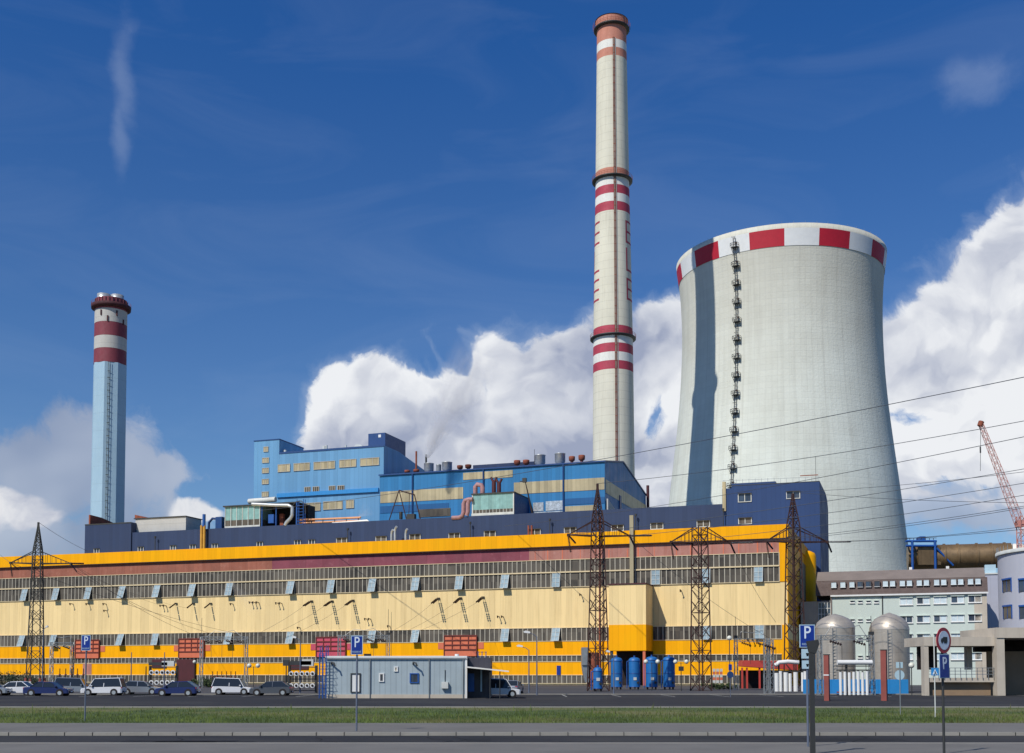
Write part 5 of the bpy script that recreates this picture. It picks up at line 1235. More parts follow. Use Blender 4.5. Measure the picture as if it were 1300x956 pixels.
# ================================================================== road signs
def text_mesh(txt, size, mt, bold=0.0):
    cu = bpy.data.curves.new('lettering', 'FONT'); cu.body = txt; cu.size = size; cu.extrude = .002; cu.offset = bold; cu.align_x = 'CENTER'; cu.align_y = 'CENTER'; cu.resolution_u = 4
    o = bpy.data.objects.new('tmp', cu); COL.objects.link(o); bpy.context.view_layer.update()
    me = bpy.data.meshes.new_from_object(o.evaluated_get(bpy.context.evaluated_depsgraph_get())); bpy.data.objects.remove(o)
    me.materials.clear(); me.materials.append(M[mt]); return me
def letters(txt, size, mt, root, loc, rot=0.0, bold=0.0, sx=1.0):
    o = bpy.data.objects.new('lettering', text_mesh(txt, size, mt, bold)); COL.objects.link(o); o.parent = root; o.location = loc; o.rotation_euler = (R(90), 0, rot); o.scale = (sx, 1, 1); return o
def p_sign(px, q0, q1, w, Y, lab, rz=0.0, small=True, polemt='pole', poledx=0):
    a, b = W(px, q0, Y), W(px, q1, Y); t = thing('parking_sign', lab, 'road sign', (a.x, Y, 0), rz, 'blue parking signs')
    hw = w/2*Y/FPX/max(.3, math.cos(rz)); z0, z1 = b.z, a.z; hgt = z1-z0; zc = (z0+z1)/2
    s = MB(); s.box(-hw, hw, -.02, 0, z0, z1, 'paleb'); s.build('border', t)
    s = MB(); e = hgt*.035; s.box(-hw+e, hw-e, -.026, -.0201, z0+e, z1-e, 'signb'); s.build('panel', t)
    if small: letters('P', hgt*.78, 'signw', t, (0, -.029, zc+hgt*.13), 0, .004*hgt, min(1, hw*2/hgt*1.25)); letters('RESERVÉ', hgt*.125, 'paleb', t, (0, -.029, z0+hgt*.14), 0, 0, 1.0)
    else: letters('P', hgt*.85, 'signw', t, (0, -.029, zc+hgt*.06), 0, .004*hgt, .9)
    s = MB(); s.tube((poledx, .04, 0), (poledx, .04, z1-.04), .035, polemt, 8); s.build('pole', t)
    return t
p_sign(109.5, 806.5, 826, 11.5, 52, 'small blue parking sign at the left before the yellow hall')
p_sign(453.2, 807, 831, 15, 42, 'blue parking sign before the grey shed')
ps = p_sign(1024.3, 793, 822, 19.5, 33, 'blue parking sign with two small plates below, before the left silver tank')
def plate(root, x0, x1, z0, z1, mk=True):
    s = MB(); s.box(x0, x1, -.02, -.002, z0, z1, 'paleb'); s.build('plate', root)
    s = MB(); w = x1-x0; h = z1-z0
    s.box(x0+w*.45, x1-w*.12, -.024, -.0201, z0+h*.42, z0+h*.58, 'signk'); s.box(x0+w*.5, x1-w*.3, -.024, -.0201, z0+h*.25, z0+h*.42, 'signk'); s.build('pictogram', root)
k = 33/FPX; zq = lambda q: W(1024, q, 33).z
plate(ps, -7.5*k, 5*k, zq(836), zq(824)); plate(ps, -7*k, 4.5*k, zq(849), zq(838.5))
# dark signal head seen from the side beside it
tp = thing('dark_signal', 'dark slate coloured signal post with a hooded head, right against the right parking sign', 'signal post', (W(1031, 862, 30).x, 30, 0)); s = MB()
k = 30/FPX; z_ = lambda q: W(1031, q, 30).z
s.prism([(-6*k, z_(814)), (8*k, z_(812)), (9*k, z_(818)), (4.5*k, z_(830)), (-3.2*k, z_(828))], -.06, .10, 'dsteel'); s.build('hood', tp)
s = MB(); s.prism([(-3.1*k, z_(828.2)), (2.2*k, z_(829)), (2.6*k, 0), (-3.2*k, 0)], -.05, .07, 'dsteel'); s.build('post', tp)
# lorry ban sign + P below
YL = 30; k = YL/FPX
lsn = thing('lorry_ban_sign', 'round red rimmed sign with a black lorry above a blue parking sign, at the right', 'road sign', (W(1198.5, 862, YL).x, YL, 0), R(38))
zc = W(1198, 813, YL).z; rad = 16.3*k
def disc(r, y0, y1, mt, name):
    s = MB(); n = 40; vs = [(r*math.cos(2*math.pi*i/n), y, zc+r*math.sin(2*math.pi*i/n)) for y in (y0, y1) for i in range(n)]
    s.add(vs, [tuple(range(n)), tuple(range(n, 2*n))[::-1]]+[(i, (i+1) % n, n+(i+1) % n, n+i) for i in range(n)], mt); s.build(name, lsn)
disc(rad, -.02, 0, 'signr', 'rim'); disc(rad*.74, -.026, -.0201, 'signw', 'face')
s = MB(); u = rad/10
s.box(-1.5*u, 4.3*u, -.031, -.0262, zc-1.2*u, zc+2.7*u, 'signk'); s.prism([(-4.6*u, zc-1.2*u), (-1.4*u, zc-1.2*u), (-1.4*u, zc+1.7*u), (-3.4*u, zc+1.7*u), (-4.6*u, zc+.3*u)], -.0312, -.0262, 'signk')
for x in (-3.0, 2.6, .6):
    vs = [(x*u+1.0*u*math.cos(2*math.pi*i/14), -.0315, zc-1.5*u+1.0*u*math.sin(2*math.pi*i/14)) for i in range(14)]; s.add(vs, [tuple(range(14))], 'signk')
s.build('lorry_symbol', lsn)
z1, z0 = W(1198, 830.5, YL).z, W(1198, 861, YL).z; hw = 8.7*k/math.cos(R(38)); s = MB(); s.box(-hw, hw, -.02, 0, z0, z1, 'paleb'); s.build('parking_plate_border', lsn)
s = MB(); s.box(-hw+.02, hw-.02, -.026, -.0201, z0+.02, z1-.02, 'signb'); s.build('parking_plate', lsn); letters('P', (z1-z0)*.72, 'signw', lsn, (0, -.029, z0+(z1-z0)*.6), 0, .004, .9)
s = MB(); s.tube((0, .04, 0), (0, .04, zc+rad*.7), .035, 'dsteel', 8); s.build('pole', lsn)
# pedestrian crossing sign
YZ = 55; k = YZ/FPX; cs_ = thing('crossing_sign', 'small blue pedestrian crossing sign on a thin pale pole left of the lorry ban sign', 'road sign', (W(1187, 862, YZ).x, YZ, 0))
z1, z0 = W(1187, 848, YZ).z, W(1187, 857.5, YZ).z; hw = 4.8*k
s = MB(); s.box(-hw, hw, -.02, 0, z0, z1, 'brightb'); s.build('panel', cs_)
s = MB(); s.prism([(-hw*.7, z0+.05), (hw*.7, z0+.05), (0, z1-.05)], -.025, -.0201, 'signw'); s.build('triangle', cs_)
s = MB(); zm2 = (z0+z1)/2; s.box(-.02, .02, -.03, -.0251, zm2-.09, zm2+.04, 'signk'); s.prism([(-.06, zm2-.14), (-.03, zm2-.14), (.01, zm2-.05), (.05, zm2-.14), (.08, zm2-.14), (.02, zm2-.0)], -.0305, -.0252, 'signk'); s.build('walking_figure', cs_)
s = MB(); s.tube((0, .04, 0), (0, .04, W(1187, 806, YZ).z), .03, 'offw', 8); s.build('pole', cs_)
# backs of two signs
YQ = 60; k = YQ/FPX; bs = thing('sign_back', 'pale back of a rectangular and a round road sign before the right silver tank', 'road sign', (W(1142, 862, YQ).x, YQ, 0))
s = MB(); z1, z0 = W(1142, 840.5, YQ).z, W(1142, 848, YQ).z; s.box(-4.3*k, 4.3*k, -.02, 0, z0, z1, 'paleb'); s.build('rectangular_plate', bs)
zc = W(1142, 857, YQ).z; rad = 6.2*k; s = MB(); s.tube((0, -.02, zc), (0, 0, zc), rad, 'paleb', 28, smooth=False); s.build('round_plate', bs)
s = MB(); s.tube((0, -.045, 0), (0, -.045, z1), .025, 'steel', 8); s.build('pole', bs)
s = MB((0,0,0))

for px, q0, q1, lab in ((927, 843.5, 851, 'dark blue back of a small sign right of the flat topped pylon'),):
    a, b = W(px, q0, 110), W(px, q1, 110); t = thing('sign_back', lab, 'road sign', (a.x, 110, 0)); s = MB(); s.box(-.16, .16, -.02, 0, b.z, a.z, 'signb'); s.build('plate', t)
    s = MB(); c = W(px, 856.5, 110).z; s.tube((0, -.02, c), (0, 0, c), .32, 'navy2', 20, smooth=False); s.build('round_plate', t)
    s = MB(); s.tube((0, .03, 0), (0, .03, a.z+.1), .035, 'pole', 6); s.build('pole', t)
# ================================================================== cars
def car(px, Y, rz, body, lab, L=4.3, kind='hatch'):
    a = W(px, 862, Y); t = thing('parked_car', lab, 'car', (a.x, Y, 0), rz, 'cars parked in a row before the works'); bm = M[body]
    h = 1.46; w = .86
    low = [(-.5, .28), (.5, .28), (.5, .62), (.485, .74), (.30, .86), (-.30, .93), (-.47, .92), (-.5, .75)]
    if kind == 'sedan': roof = [(.27, .86), (.12, 1.38), (-.18, 1.42), (-.34, .93)]
    elif kind == 'van': h = 1.8; roof = [(.30, .86), (.18, 1.72), (-.42, 1.80), (-.49, .92)]
    else: roof = [(.27, .86), (.10, 1.40), (-.28, 1.46), (-.47, .92)]
    s = MB()
    # body lofted across the width with tumblehome
    def loft(outl, ws, mt, sm=False):
        n = len(outl); vs = []
        for yy, sc, dz in ws:
            for x, z in outl: vs.append((x*L*sc, yy, .28+(z-.28)*dz))
        fs = [(j*n+i, j*n+(i+1) % n, (j+1)*n+(i+1) % n, (j+1)*n+i) for j in range(len(ws)-1) for i in range(n)]
        fs += [tuple(range(n)), tuple(range((len(ws)-1)*n, len(ws)*n))[::-1]]; s.add(vs, fs, mt, sm)
    loft(low, [(-w, .93, .93), (-w*.9, .99, .99), (-w*.4, 1, 1), (w*.4, 1, 1), (w*.9, .99, .99), (w, .93, .93)], bm)
    for xx in (-.31, .31):
        for sg in (-1, 1): s.tube((xx*L, sg*w*.9, .33), (xx*L, sg*(w+.012), .33), .39, 'dark', 18, smooth=False)
    s.build('body', t)
    s = MB(); s_ = s
    n = 4; vs = []
    for sg, wt in ((-1, 1), (1, 1)):
        for i, (x, z) in enumerate(roof): vs.append((x*L, sg*(w*.94 if z < 1 else w*.74), z))
    s.add(vs, [(0, 1, 5, 4), (1, 2, 6, 5), (2, 3, 7, 6), (0, 3, 2, 1), (4, 5, 6, 7)], 'carglass'); s.build('windows', t)
    s = MB(); (x1, z1), (x2, z2) = roof[1], roof[2]
    s.add([(x1*L+.05, -w*.76, z1-.01), (x2*L-.05, -w*.76, z2-.01), (x2*L-.05, w*.76, z2-.01), (x1*L+.05, w*.76, z1-.01), (x1*L-.1, -w*.6, z1+.05), (x2*L+.1, -w*.6, z2+.05), (x2*L+.1, w*.6, z2+.05), (x1*L-.1, w*.6, z1+.05)],
          [(4, 5, 6, 7), (0, 1, 5, 4), (1, 2, 6, 5), (2, 3, 7, 6), (3, 0, 4, 7), (0, 3, 2, 1)], body, False)
    for sg in (-1, 1):
        for (xa, za), (xb, zb) in ((roof[0], roof[1]), (roof[2], roof[3]), ((-.06, .9), (-.06, 1.42))): s.tube((xa*L, sg*w*(.95 if za < 1 else .77), za), (xb*L, sg*w*(.95 if zb < 1 else .77), zb), .04, body, 4)
    s.build('roof', t)
    for xx in (-.31, .31):
        for sg in (-1, 1):
            s = MB(); s.tube((xx*L, sg*(w-.2), .32), (xx*L, sg*(w+.02), .32), .32, 'rubber', 20, smooth=False); wo = s.build('wheel', t)
            s = MB(); s.tube((xx*L, sg*(w+.01), .32), (xx*L, sg*(w+.035), .32), .2, 'alum', 14, smooth=False); r_ = s.build('rim', wo)
    for sg in (-1, 1):
        s = MB(); s.box(.462*L, .489*L, sg*w*.55, sg*w*.93, .62, .75, 'vent'); s.build('headlight', t)
        s = MB(); s.box(-.492*L, -.47*L, sg*w*.6, sg*w*.93, .72, .88, 'signr'); s.build('tail_light', t)
        s = MB(); s.box(.2*L, .24*L, sg*w*.97, sg*(w+.18), .95, 1.07, body); s.build('wing_mirror', t)
    s = MB(); s.box(.49*L, .506*L, -w*.7, w*.7, .32, .5, 'rubber'); s.box(-.506*L, -.49*L, -w*.7, w*.7, .32, .5, 'rubber'); s.build('bumper', t)
    s = MB(); s.box(.507*L, .512*L, -.26, .26, .4, .51, 'signw'); s.box(-.512*L, -.507*L, -.26, .26, .4, .51, 'signw'); s.build('number_plate', t)
def paint(name, hx, metal=.0):
    m, t, b = base_mat(name); b.inputs['Base Color'].default_value = tuple(lin(hx))+(1,); b.inputs['Roughness'].default_value = .28; b.inputs['Metallic'].default_value = metal
    b.inputs['Coat Weight'].default_value = .6; M[name] = m
for a in (('p_white', '#d6d8da'), ('p_silver', '#9ea4aa', .5), ('p_navy', '#1c2a5c'), ('p_grey', '#565a60', .3), ('p_black', '#15161a'), ('p_blue', '#2c4c94')): paint(*a)
m_, t_, b_ = base_mat('car_glass'); b_.inputs['Base Color'].default_value = (.02, .025, .03, 1); b_.inputs['Roughness'].default_value = .08; M['carglass'] = m_
YV = 118
for px, dy, rz, c, kd, lab in ((-14, 0, .05, 'p_silver', 'hatch', 'silver car cut by the left edge'), (22, 2, 3.1, 'p_white', 'sedan', 'white car beside the left pylon foot'), (62, -2, .02, 'p_navy', 'sedan', 'dark blue car just right of the left pylon'),
    (95, 10, .1, 'p_silver', 'van', 'silver people carrier left of the left parking sign'), (132, 1, 3.15, 'p_white', 'van', 'white van like car right of the left parking sign'), (180, 6, .06, 'p_silver', 'hatch', 'silver hatchback before the left drum rack'),
    (226, -2, 3.1, 'p_navy', 'hatch', 'dark blue hatchback before the dark doorway'), (296, 5, .03, 'p_white', 'van', 'white car under the lattice gantry posts'), (345, 0, 3.12, 'p_grey', 'hatch', 'grey hatchback left of the right drum rack'),
    (632, -8, .08, 'p_white', 'van', 'white car under the shed canopy edge'), (652, 12, 1.4, 'p_silver', 'hatch', 'silver car parked nose on right of the shed canopy')):
    car(px, YV+dy, rz, c, lab, 4.3 if kd != 'sedan' else 4.6, kd)

# ================================================================== bushes
def leafmat(name, h):
    m, t, b = base_mat(name); tc = t.new('ShaderNodeTexCoord').outputs['Object']; n = t.noise(tc, 1.5, 3)
    c = t.mix(t.rng(n, .3, .7, 0, 1), [x*.6 for x in lin(h)], [x*1.3 for x in lin(h)]); t.set(b.inputs['Base Color'], c); b.inputs['Roughness'].default_value = .7; M[name] = m
leafmat('leaf', '#47552b'); leafmat('leaf_dark', '#34402a')
def bush(px, Y, wd, h, lab, mt='leaf', dens=900, seed=1):
    a = W(px, 862, Y); t = thing('bush', lab, 'bush', (a.x, Y, 0), 0, 'bushes at the foot of the hall'); rr = random.Random(seed); s = MB()
    lobes = [(rr.uniform(-.42, .42)*wd, rr.uniform(-.3, .3)*wd*.5, h*rr.uniform(.3, .7), rr.uniform(.25, .42)) for _ in range(9)]
    for i in range(dens):
        lx, ly, lz, lr = rr.choice(lobes); v = Vector((rr.gauss(0, 1), rr.gauss(0, 1), rr.gauss(0, 1))).normalized()*rr.uniform(.5, 1.05)
        c = Vector((lx+v.x*lr*h*.9, ly+v.y*lr*h*.9, max(.05, lz+v.z*lr*h))); a1 = Vector((rr.gauss(0, 1), rr.gauss(0, 1), rr.gauss(0, 1))).normalized()*rr.uniform(.07, .15); a2 = a1.orthogonal().normalized()*a1.length*.6
        s.add([c-a1, c+a2, c+a1, c-a2], [(0, 1, 2, 3)], mt)
    s.build('foliage', t)
    s = MB()
    for lx, ly, lz, lr in lobes: s.path([(lx*.3, ly*.3, 0), (lx*.7, ly*.7, lz*.5), (lx, ly, lz)], .04, 'dsteel', 4)
    s.build('stem', t)
for i, (px, Y, wd, h, lab, mt) in enumerate(((8, 200, 5, 2.6, 'dark bush cut by the left edge', 'leaf_dark'), (24, 196, 4.5, 2.9, 'tall dark bush just left of the left pylon', 'leaf_dark'), (40, 205, 3, 1.6, 'low bush between the feet of the left pylon', 'leaf'),
    (62, 205, 4, 1.4, 'low bush right of the left pylon', 'leaf'), (146, 200, 4.0, 1.6, 'low dark bush right of the left parking sign', 'leaf_dark'), (256, 190, 3.5, 1.5, 'green bush at the foot of the gantry by the doorway', 'leaf'),
    (266, 192, 3, 1.9, 'green bush right of the dark doorway', 'leaf'), (908, 165, 4.5, 1.1, 'low green bush before the striped boards', 'leaf'), (925, 166, 3, .8, 'tiny green bush left of the red canopy', 'leaf'))):
    bush(px, Y, wd, h, lab, mt, 900, i+3)

# ================================================================== ground
def gmat(name, h, var, sc, h2=None, rough=.9, bump=.3):
    m, t, b = base_mat(name); tc = t.new('ShaderNodeTexCoord').outputs['Object']
    c = t.mix(t.rng(t.noise(tc, sc, 6, .65), .3, .7, 0, 1), [x*(1-var) for x in lin(h)], [x*(1+var) for x in lin(h)])
    if h2: c = t.mix(t.rng(t.noise(tc, sc*.15, 4), .48, .6, 0, .6), c, lin(h2))
    t.set(b.inputs['Base Color'], c); b.inputs['Roughness'].default_value = rough; b.inputs['Specular IOR Level'].default_value = .25
    bp = t.new('ShaderNodeBump'); bp.inputs['Distance'].default_value = .03; bp.inputs['Strength'].default_value = bump; t.l.new(t.noise(tc, sc*12, 4), bp.inputs['Height']); t.l.new(bp.outputs[0], b.inputs['Normal']); M[name] = m
gmat('m_ground', '#5e5a50', .2, .08, '#55603a'); gmat('m_asphalt', '#2c2c2e', .22, .5, '#3d3c3b'); gmat('m_yard', '#4a4a4c', .15, .15, '#3c3c3e'); gmat('m_grass', '#46552c', .45, .6, '#75704a'); gmat('m_kerb', '#8f8c84', .12, .7); gmat('m_line', '#b8b8b0', .15, 2.0); gmat('m_patch', '#232325', .2, .8); gmat('m_crack', '#151515', .2, .8); gmat('m_weed', '#5c6a34', .4, .9); gmat('m_paving', '#6c6a66', .12, .4)
def sheet(name, x0, x1, y0, y1, z, mt, h=0):
    s = MB()
    if h: s.box(x0, x1, y0, y1, -.02, z, mt)
    else: s.add([(x0, y0, z), (x1, y0, z), (x1, y1, z), (x0, y1, z)], [(0, 1, 2, 3)], mt)
    return struct(s.build(name))
sheet('ground', -9000, 9000, -3000, 12000, -.02, 'm_ground')
sheet('yard', -220, 220, 124, 300, 0.0, 'm_yard')
sheet('parking_lot', -220, 220, 74, 123.8, 0.004, 'm_asphalt')
sheet('road', -220, 220, 6, 28, 0.008, 'm_asphalt'); sheet('road', -220, 220, 34.9, 40.98, 0.008, 'm_asphalt'); sheet('pavement', -220, 220, 28.3, 34.6, .12, 'm_paving', 1); sheet('kerb', -220, 220, 28.05, 28.29, .13, 'm_kerb', 1); sheet('kerb', -220, 220, 34.61, 34.85, .13, 'm_kerb', 1)
sheet('pavement', -220, 220, 41.25, 49, .12, 'm_paving', 1)
sheet('kerb', -220, 220, 41.0, 41.24, .125, 'm_kerb', 1)
sheet('grass_verge', -220, 220, 49.2, 73.6, .06, 'm_grass', 1); sheet('kerb', -220, 220, 73.65, 73.9, .13, 'm_kerb', 1); sheet('kerb', -220, 220, 123.85, 124.1, .1, 'm_kerb', 1)
s = MB((0, 0, 0))
for i in range(-30, 30): s.add([(i*6, 19.9, .013), (i*6+3, 19.9, .013), (i*6+3, 20.05, .013), (i*6, 20.05, .013)], [(0, 1, 2, 3)], 'm_line')
s.add([(-220, 27.4, .013), (220, 27.4, .013), (220, 27.55, .013), (-220, 27.55, .013)], [(0, 1, 2, 3)], 'm_line')
struct(s.build('road_marking'))
s = MB()
for i in range(-34, 20): s.add([(i*5.3, 112, .009), (i*5.3+.12, 112, .009), (i*5.3+.12, 123, .009), (i*5.3, 123, .009)], [(0, 1, 2, 3)], 'm_line')
struct(s.build('parking_marking'))
s = MB(); rr = random.Random(5)
for i in range(26):
    x = rr.uniform(-40, 40); y = rr.uniform(35.2, 38.6); w_ = rr.uniform(.6, 4); h_ = rr.uniform(.4, 1.6)
    s.add([(x, y, .012), (x+w_, y+rr.uniform(-.1, .1), .012), (x+w_, y+h_, .012), (x, y+h_, .012)], [(0, 1, 2, 3)], 'm_patch')
struct(s.build('road_repair'))
s = MB()
for j in range(14):
    x = rr.uniform(-38, 38); y = 35.0
    while y < 39.6:
        x2 = x+rr.uniform(-.7, .7); y2 = y+rr.uniform(.4, 1.3); s.add([(x-.02, y, .0145), (x+.02, y, .0145), (x2+.02, y2, .0145), (x2-.02, y2, .0145)], [(0, 1, 2, 3)], 'm_crack'); x, y = x2, y2
struct(s.build('road_crack'))
s = MB()
for i in range(-60, 60): s.box(i*1.0-.012, i*1.0+.012, 40.99, 41.241, .0, .1265, 'm_crack')
struct(s.build('kerb_joint'))
struct_g = sheet('grass_strip', W(-60, 862, 215).x, W(105, 862, 215).x, 186, 214, .25, 'm_grass', 1)
# blades of grass on the verge
rr = random.Random(11); s = MB()
for i in range(26000):
    x = rr.uniform(-42, 42); y = 49.4+abs(rr.gauss(0, 9)) 
    if y > 73: continue
    h_ = rr.uniform(.05, .17); d = rr.uniform(-.05, .05); w_ = .02
    if rr.random() < .12 and math.sin(x*1.7)+math.sin(y*2.3+x*.6) > .7: h_ *= 2.6; w_ = .035
    s.add([(x-w_, y, .06), (x+w_, y, .06), (x+d, y+d, .06+h_)], [(0, 1, 2)], 'm_weed' if math.sin(x*.8+2*math.sin(y*.5))+rr.uniform(-1, 1) > .4 else 'm_grass')
g_ = s.build('grass'); g_['kind'] = 'stuff'; g_['label'] = 'green grass blades on the verge beyond the road'; g_['category'] = 'grass'

# ================================================================== steam
def steam(lab, p0, p1, Y, r0, r1, dens, grey=.8, fall=1.0):
    a, b = W(*p0, Y), W(*p1, Y); d = b-a; L = d.length
    s = MB(); n = 20; prof = [(max(r0+(r1-r0)*i/n, .05), L*i/n) for i in range(n+1)]
    m = bpy.data.materials.new('steam_volume'); m.use_nodes = True; t = NT(m.node_tree); t.n.clear(); out = t.new('ShaderNodeOutputMaterial')
    tc = t.new('ShaderNodeTexCoord').outputs['Object']; sx = t.new('ShaderNodeSeparateXYZ'); t.l.new(tc, sx.inputs[0]); z = sx.outputs[2]
    wob = t.noise(t.map(tc, (.1, .1, .06)), 1.0, 2)
    rad = t.math('SQRT', t.math('ADD', t.math('MULTIPLY', sx.outputs[0], sx.outputs[0]), t.math('MULTIPLY', sx.outputs[1], sx.outputs[1])))
    RR = t.math('ADD', t.math('MULTIPLY', z, (r1-r0)/L), r0)
    f = t.math('SUBTRACT', 1.0, t.math('DIVIDE', rad, RR), clamp=True)
    nz = t.noise(t.map(tc, (.28, .28, .12)), 1.0, 5, .6)
    den = t.math('MULTIPLY', t.math('MULTIPLY', t.math('POWER', f, .8), t.rng(nz, .38, .66, 0, 1)), t.rng(z, 0, L, 1, 0))
    den = t.math('MULTIPLY', den, t.math('DIVIDE', dens*r0, RR)); 
    v = t.new('ShaderNodeVolumePrincipled'); v.inputs['Color'].default_value = (grey, grey, grey*1.02, 1); v.inputs['Anisotropy'].default_value = .1; t.l.new(den, v.inputs['Density']); t.l.new(v.outputs[0], out.inputs['Volume'])
    m.cycles.volume_step_rate = 4 if hasattr(m, 'cycles') else 1
    s.lathe(prof, (0, 0), m, 16); o = s.build('steam_plume'); o.location = a; o.rotation_mode = 'QUATERNION'; o.rotation_quaternion = d.to_track_quat('Z', 'Y'); o['kind'] = 'stuff'; o['label'] = lab; o['category'] = 'steam'
    return o
steam('thin white steam rising from the dark exhaust pipe above the azure building', (541, 580), (612, 440), 300, .9, 10, 5.0, .95)
steam('small grey puff of steam drifting before the cream wall at the left', (292, 736), (326, 782), 215, .5, 2.2, 1.0, .8)
steam('small white puff of steam at the end of the orange pipes', (456, 655), (470, 644), 262, .4, 2.5, 2.0, .95)

# ================================================================== sky, sun, camera
SUN_AZ, SUN_EL = 40.5, 46.0      # azimuth: degrees to the left of straight behind the camera
sd = Vector((-math.sin(R(SUN_AZ))*math.cos(R(SUN_EL)), -math.cos(R(SUN_AZ))*math.cos(R(SUN_EL)), math.sin(R(SUN_EL))))
sl = bpy.data.lights.new('sun', 'SUN'); sl.energy = 4.3; sl.angle = R(.53); sl.color = (1, .95, .87)
so = bpy.data.objects.new('sun', sl); COL.objects.link(so); so.rotation_mode = 'QUATERNION'; so.rotation_quaternion = sd.to_track_quat('Z', 'Y'); so.location = sd*300
wd = bpy.data.worlds.new('World'); SC.world = wd; wd.use_nodes = True; t = NT(wd.node_tree); t.n.clear()
out = t.new('ShaderNodeOutputWorld'); bg = t.new('ShaderNodeBackground'); t.l.new(bg.outputs[0], out.inputs[0])
sk = t.new('ShaderNodeTexSky'); sk.sky_type = 'NISHITA'; sk.sun_disc = False; sk.sun_elevation = R(SUN_EL); sk.sun_rotation = math.atan2(sd.x, sd.y); sk.air_density = 1.0; sk.dust_density = .3; sk.ozone_density = 2.5; sk.altitude = 300
tc = t.new('ShaderNodeTexCoord').outputs['Generated']; sx = t.new('ShaderNodeSeparateXYZ'); t.l.new(tc, sx.inputs[0])
X_, Y_, Z_ = sx.outputs
az = t.math('ARCTAN2', X_, Y_); hl = t.math('SQRT', t.math('ADD', t.math('MULTIPLY', X_, X_), t.math('MULTIPLY', Y_, Y_))); el = t.math('DIVIDE', Z_, t.math('MAXIMUM', hl, .02))
def AE(px, py):
    d = ray(px, py); return math.atan2(d.x, d.y), d.z/math.hypot(d.x, d.y)
cb_ = t.new('ShaderNodeCombineXYZ'); t.l.new(az, cb_.inputs[0]); t.l.new(el, cb_.inputs[1]); uv = cb_.outputs[0]
# wind-warped coordinates for ragged outlines
def warp(vec, sc, det, amp):
    nw = t.new('ShaderNodeTexNoise'); nw.noise_dimensions = '2D'; t.l.new(vec, nw.inputs['Vector']); nw.inputs['Scale'].default_value = sc; nw.inputs['Detail'].default_value = det
    wv = t.new('ShaderNodeVectorMath', operation='SUBTRACT'); t.l.new(nw.outputs['Color'], wv.inputs[0]); wv.inputs[1].default_value = (.5, .5, .5)
    ws = t.new('ShaderNodeVectorMath', operation='SCALE'); t.l.new(wv.outputs[0], ws.inputs[0]); ws.inputs['Scale'].default_value = amp
    wa = t.new('ShaderNodeVectorMath', operation='ADD'); t.l.new(vec, wa.inputs[0]); t.l.new(ws.outputs[0], wa.inputs[1]); return wa.outputs[0]
uvw = warp(warp(uv, 9, 2, .045), 38, 7, .020)
def blobs(lst, vec, p=1.0):
    acc = None
    for px, py, rx, ry in lst:
        a, e = AE(px, py); k = FPX
        m = t.new('ShaderNodeVectorMath', operation='SUBTRACT'); t.l.new(vec, m.inputs[0]); m.inputs[1].default_value = (a, e, 0)
        q = t.new('ShaderNodeVectorMath', operation='MULTIPLY'); t.l.new(m.outputs[0], q.inputs[0]); q.inputs[1].default_value = (k/rx, k/ry, 0)
        l = t.new('ShaderNodeVectorMath', operation='LENGTH'); t.l.new(q.outputs[0], l.inputs[0])
        v = t.math('SUBTRACT', 1.0, l.outputs['Value'])
        acc = v if acc is None else t.math('SMOOTH_MAX', acc, v, .18)
    return acc
def vor(vec, sc, sm=.6):
    n = t.new('ShaderNodeTexVoronoi'); n.voronoi_dimensions = '2D'; n.feature = 'SMOOTH_F1'; n.inputs['Scale'].default_value = sc; n.inputs['Smoothness'].default_value = sm; t.l.new(vec, n.inputs['Vector']); return n.outputs['Distance']
def field(vec):
    f = t.noise(vec, 14, 3, .5, 0, '2D')
    return t.math('ADD', t.math('MULTIPLY', t.math('SUBTRACT', f, .5), 1.2), t.math('ADD', t.math('MULTIPLY', t.math('SUBTRACT', .5, vor(vec, 20, .7)), .55), t.math('MULTIPLY', t.math('SUBTRACT', .5, vor(vec, 52, .6)), .22)))
main = [(520, 610, 120, 60), (640, 620, 200, 60), (860, 640, 120, 70), (455, 495, 62, 52), (430, 545, 48, 75), (505, 530, 75, 75), (570, 510, 85, 80), (620, 560, 130, 75), (632, 450, 48, 40), (690, 485, 80, 80), (725, 455, 55, 50), (700, 570, 150, 70), (790, 500, 110, 120), (835, 420, 55, 50), (850, 560, 90, 100),
        (1135, 430, 70, 60), (1205, 410, 70, 65), (1262, 370, 72, 62), (1318, 300, 62, 80), (1290, 340, 50, 60), (1310, 390, 110, 95), (1190, 490, 110, 90), (1290, 500, 140, 120), (1170, 580, 120, 60), (1270, 590, 140, 55), (1130, 540, 90, 90), (1460, 380, 150, 160), (1500, 560, 240, 120)]
low = [(70, 600, 90, 70), (110, 580, 60, 70), (140, 610, 80, 80), (185, 600, 55, 34), (20, 680, 120, 60), (150, 680, 120, 55), (1250, 640, 230, 42), (-120, 640, 200, 90), (-400, 600, 240, 110)]
bright = [(12, 642, 50, 24), (45, 650, 36, 18), (240, 653, 36, 18), (262, 657, 24, 12), (232, 648, 24, 14), (-40, 650, 60, 30)]
BLOW = [(1290, 540, 150, 90), (1210, 400, 70, 60), (470, 480, 70, 50), (1310, 320, 70, 80), (1150, 560, 60, 40), (655, 500, 60, 50), (560, 480, 60, 40), (840, 510, 40, 40)]
DIM = [(520, 590, 160, 50), (600, 520, 60, 60), (780, 440, 120, 50), (740, 580, 130, 50), (440, 590, 60, 50), (1200, 480, 90, 40), (1180, 630, 170, 50)]
FN = field(uvw)
of_ = t.new('ShaderNodeVectorMath', operation='ADD'); t.l.new(uvw, of_.inputs[0]); of_.inputs[1].default_value = (-.006, .009, 0); FO = field(of_.outputs[0])
BM = blobs(main, uvw); BL = blobs(low, uvw); BB = blobs(bright, uvw)
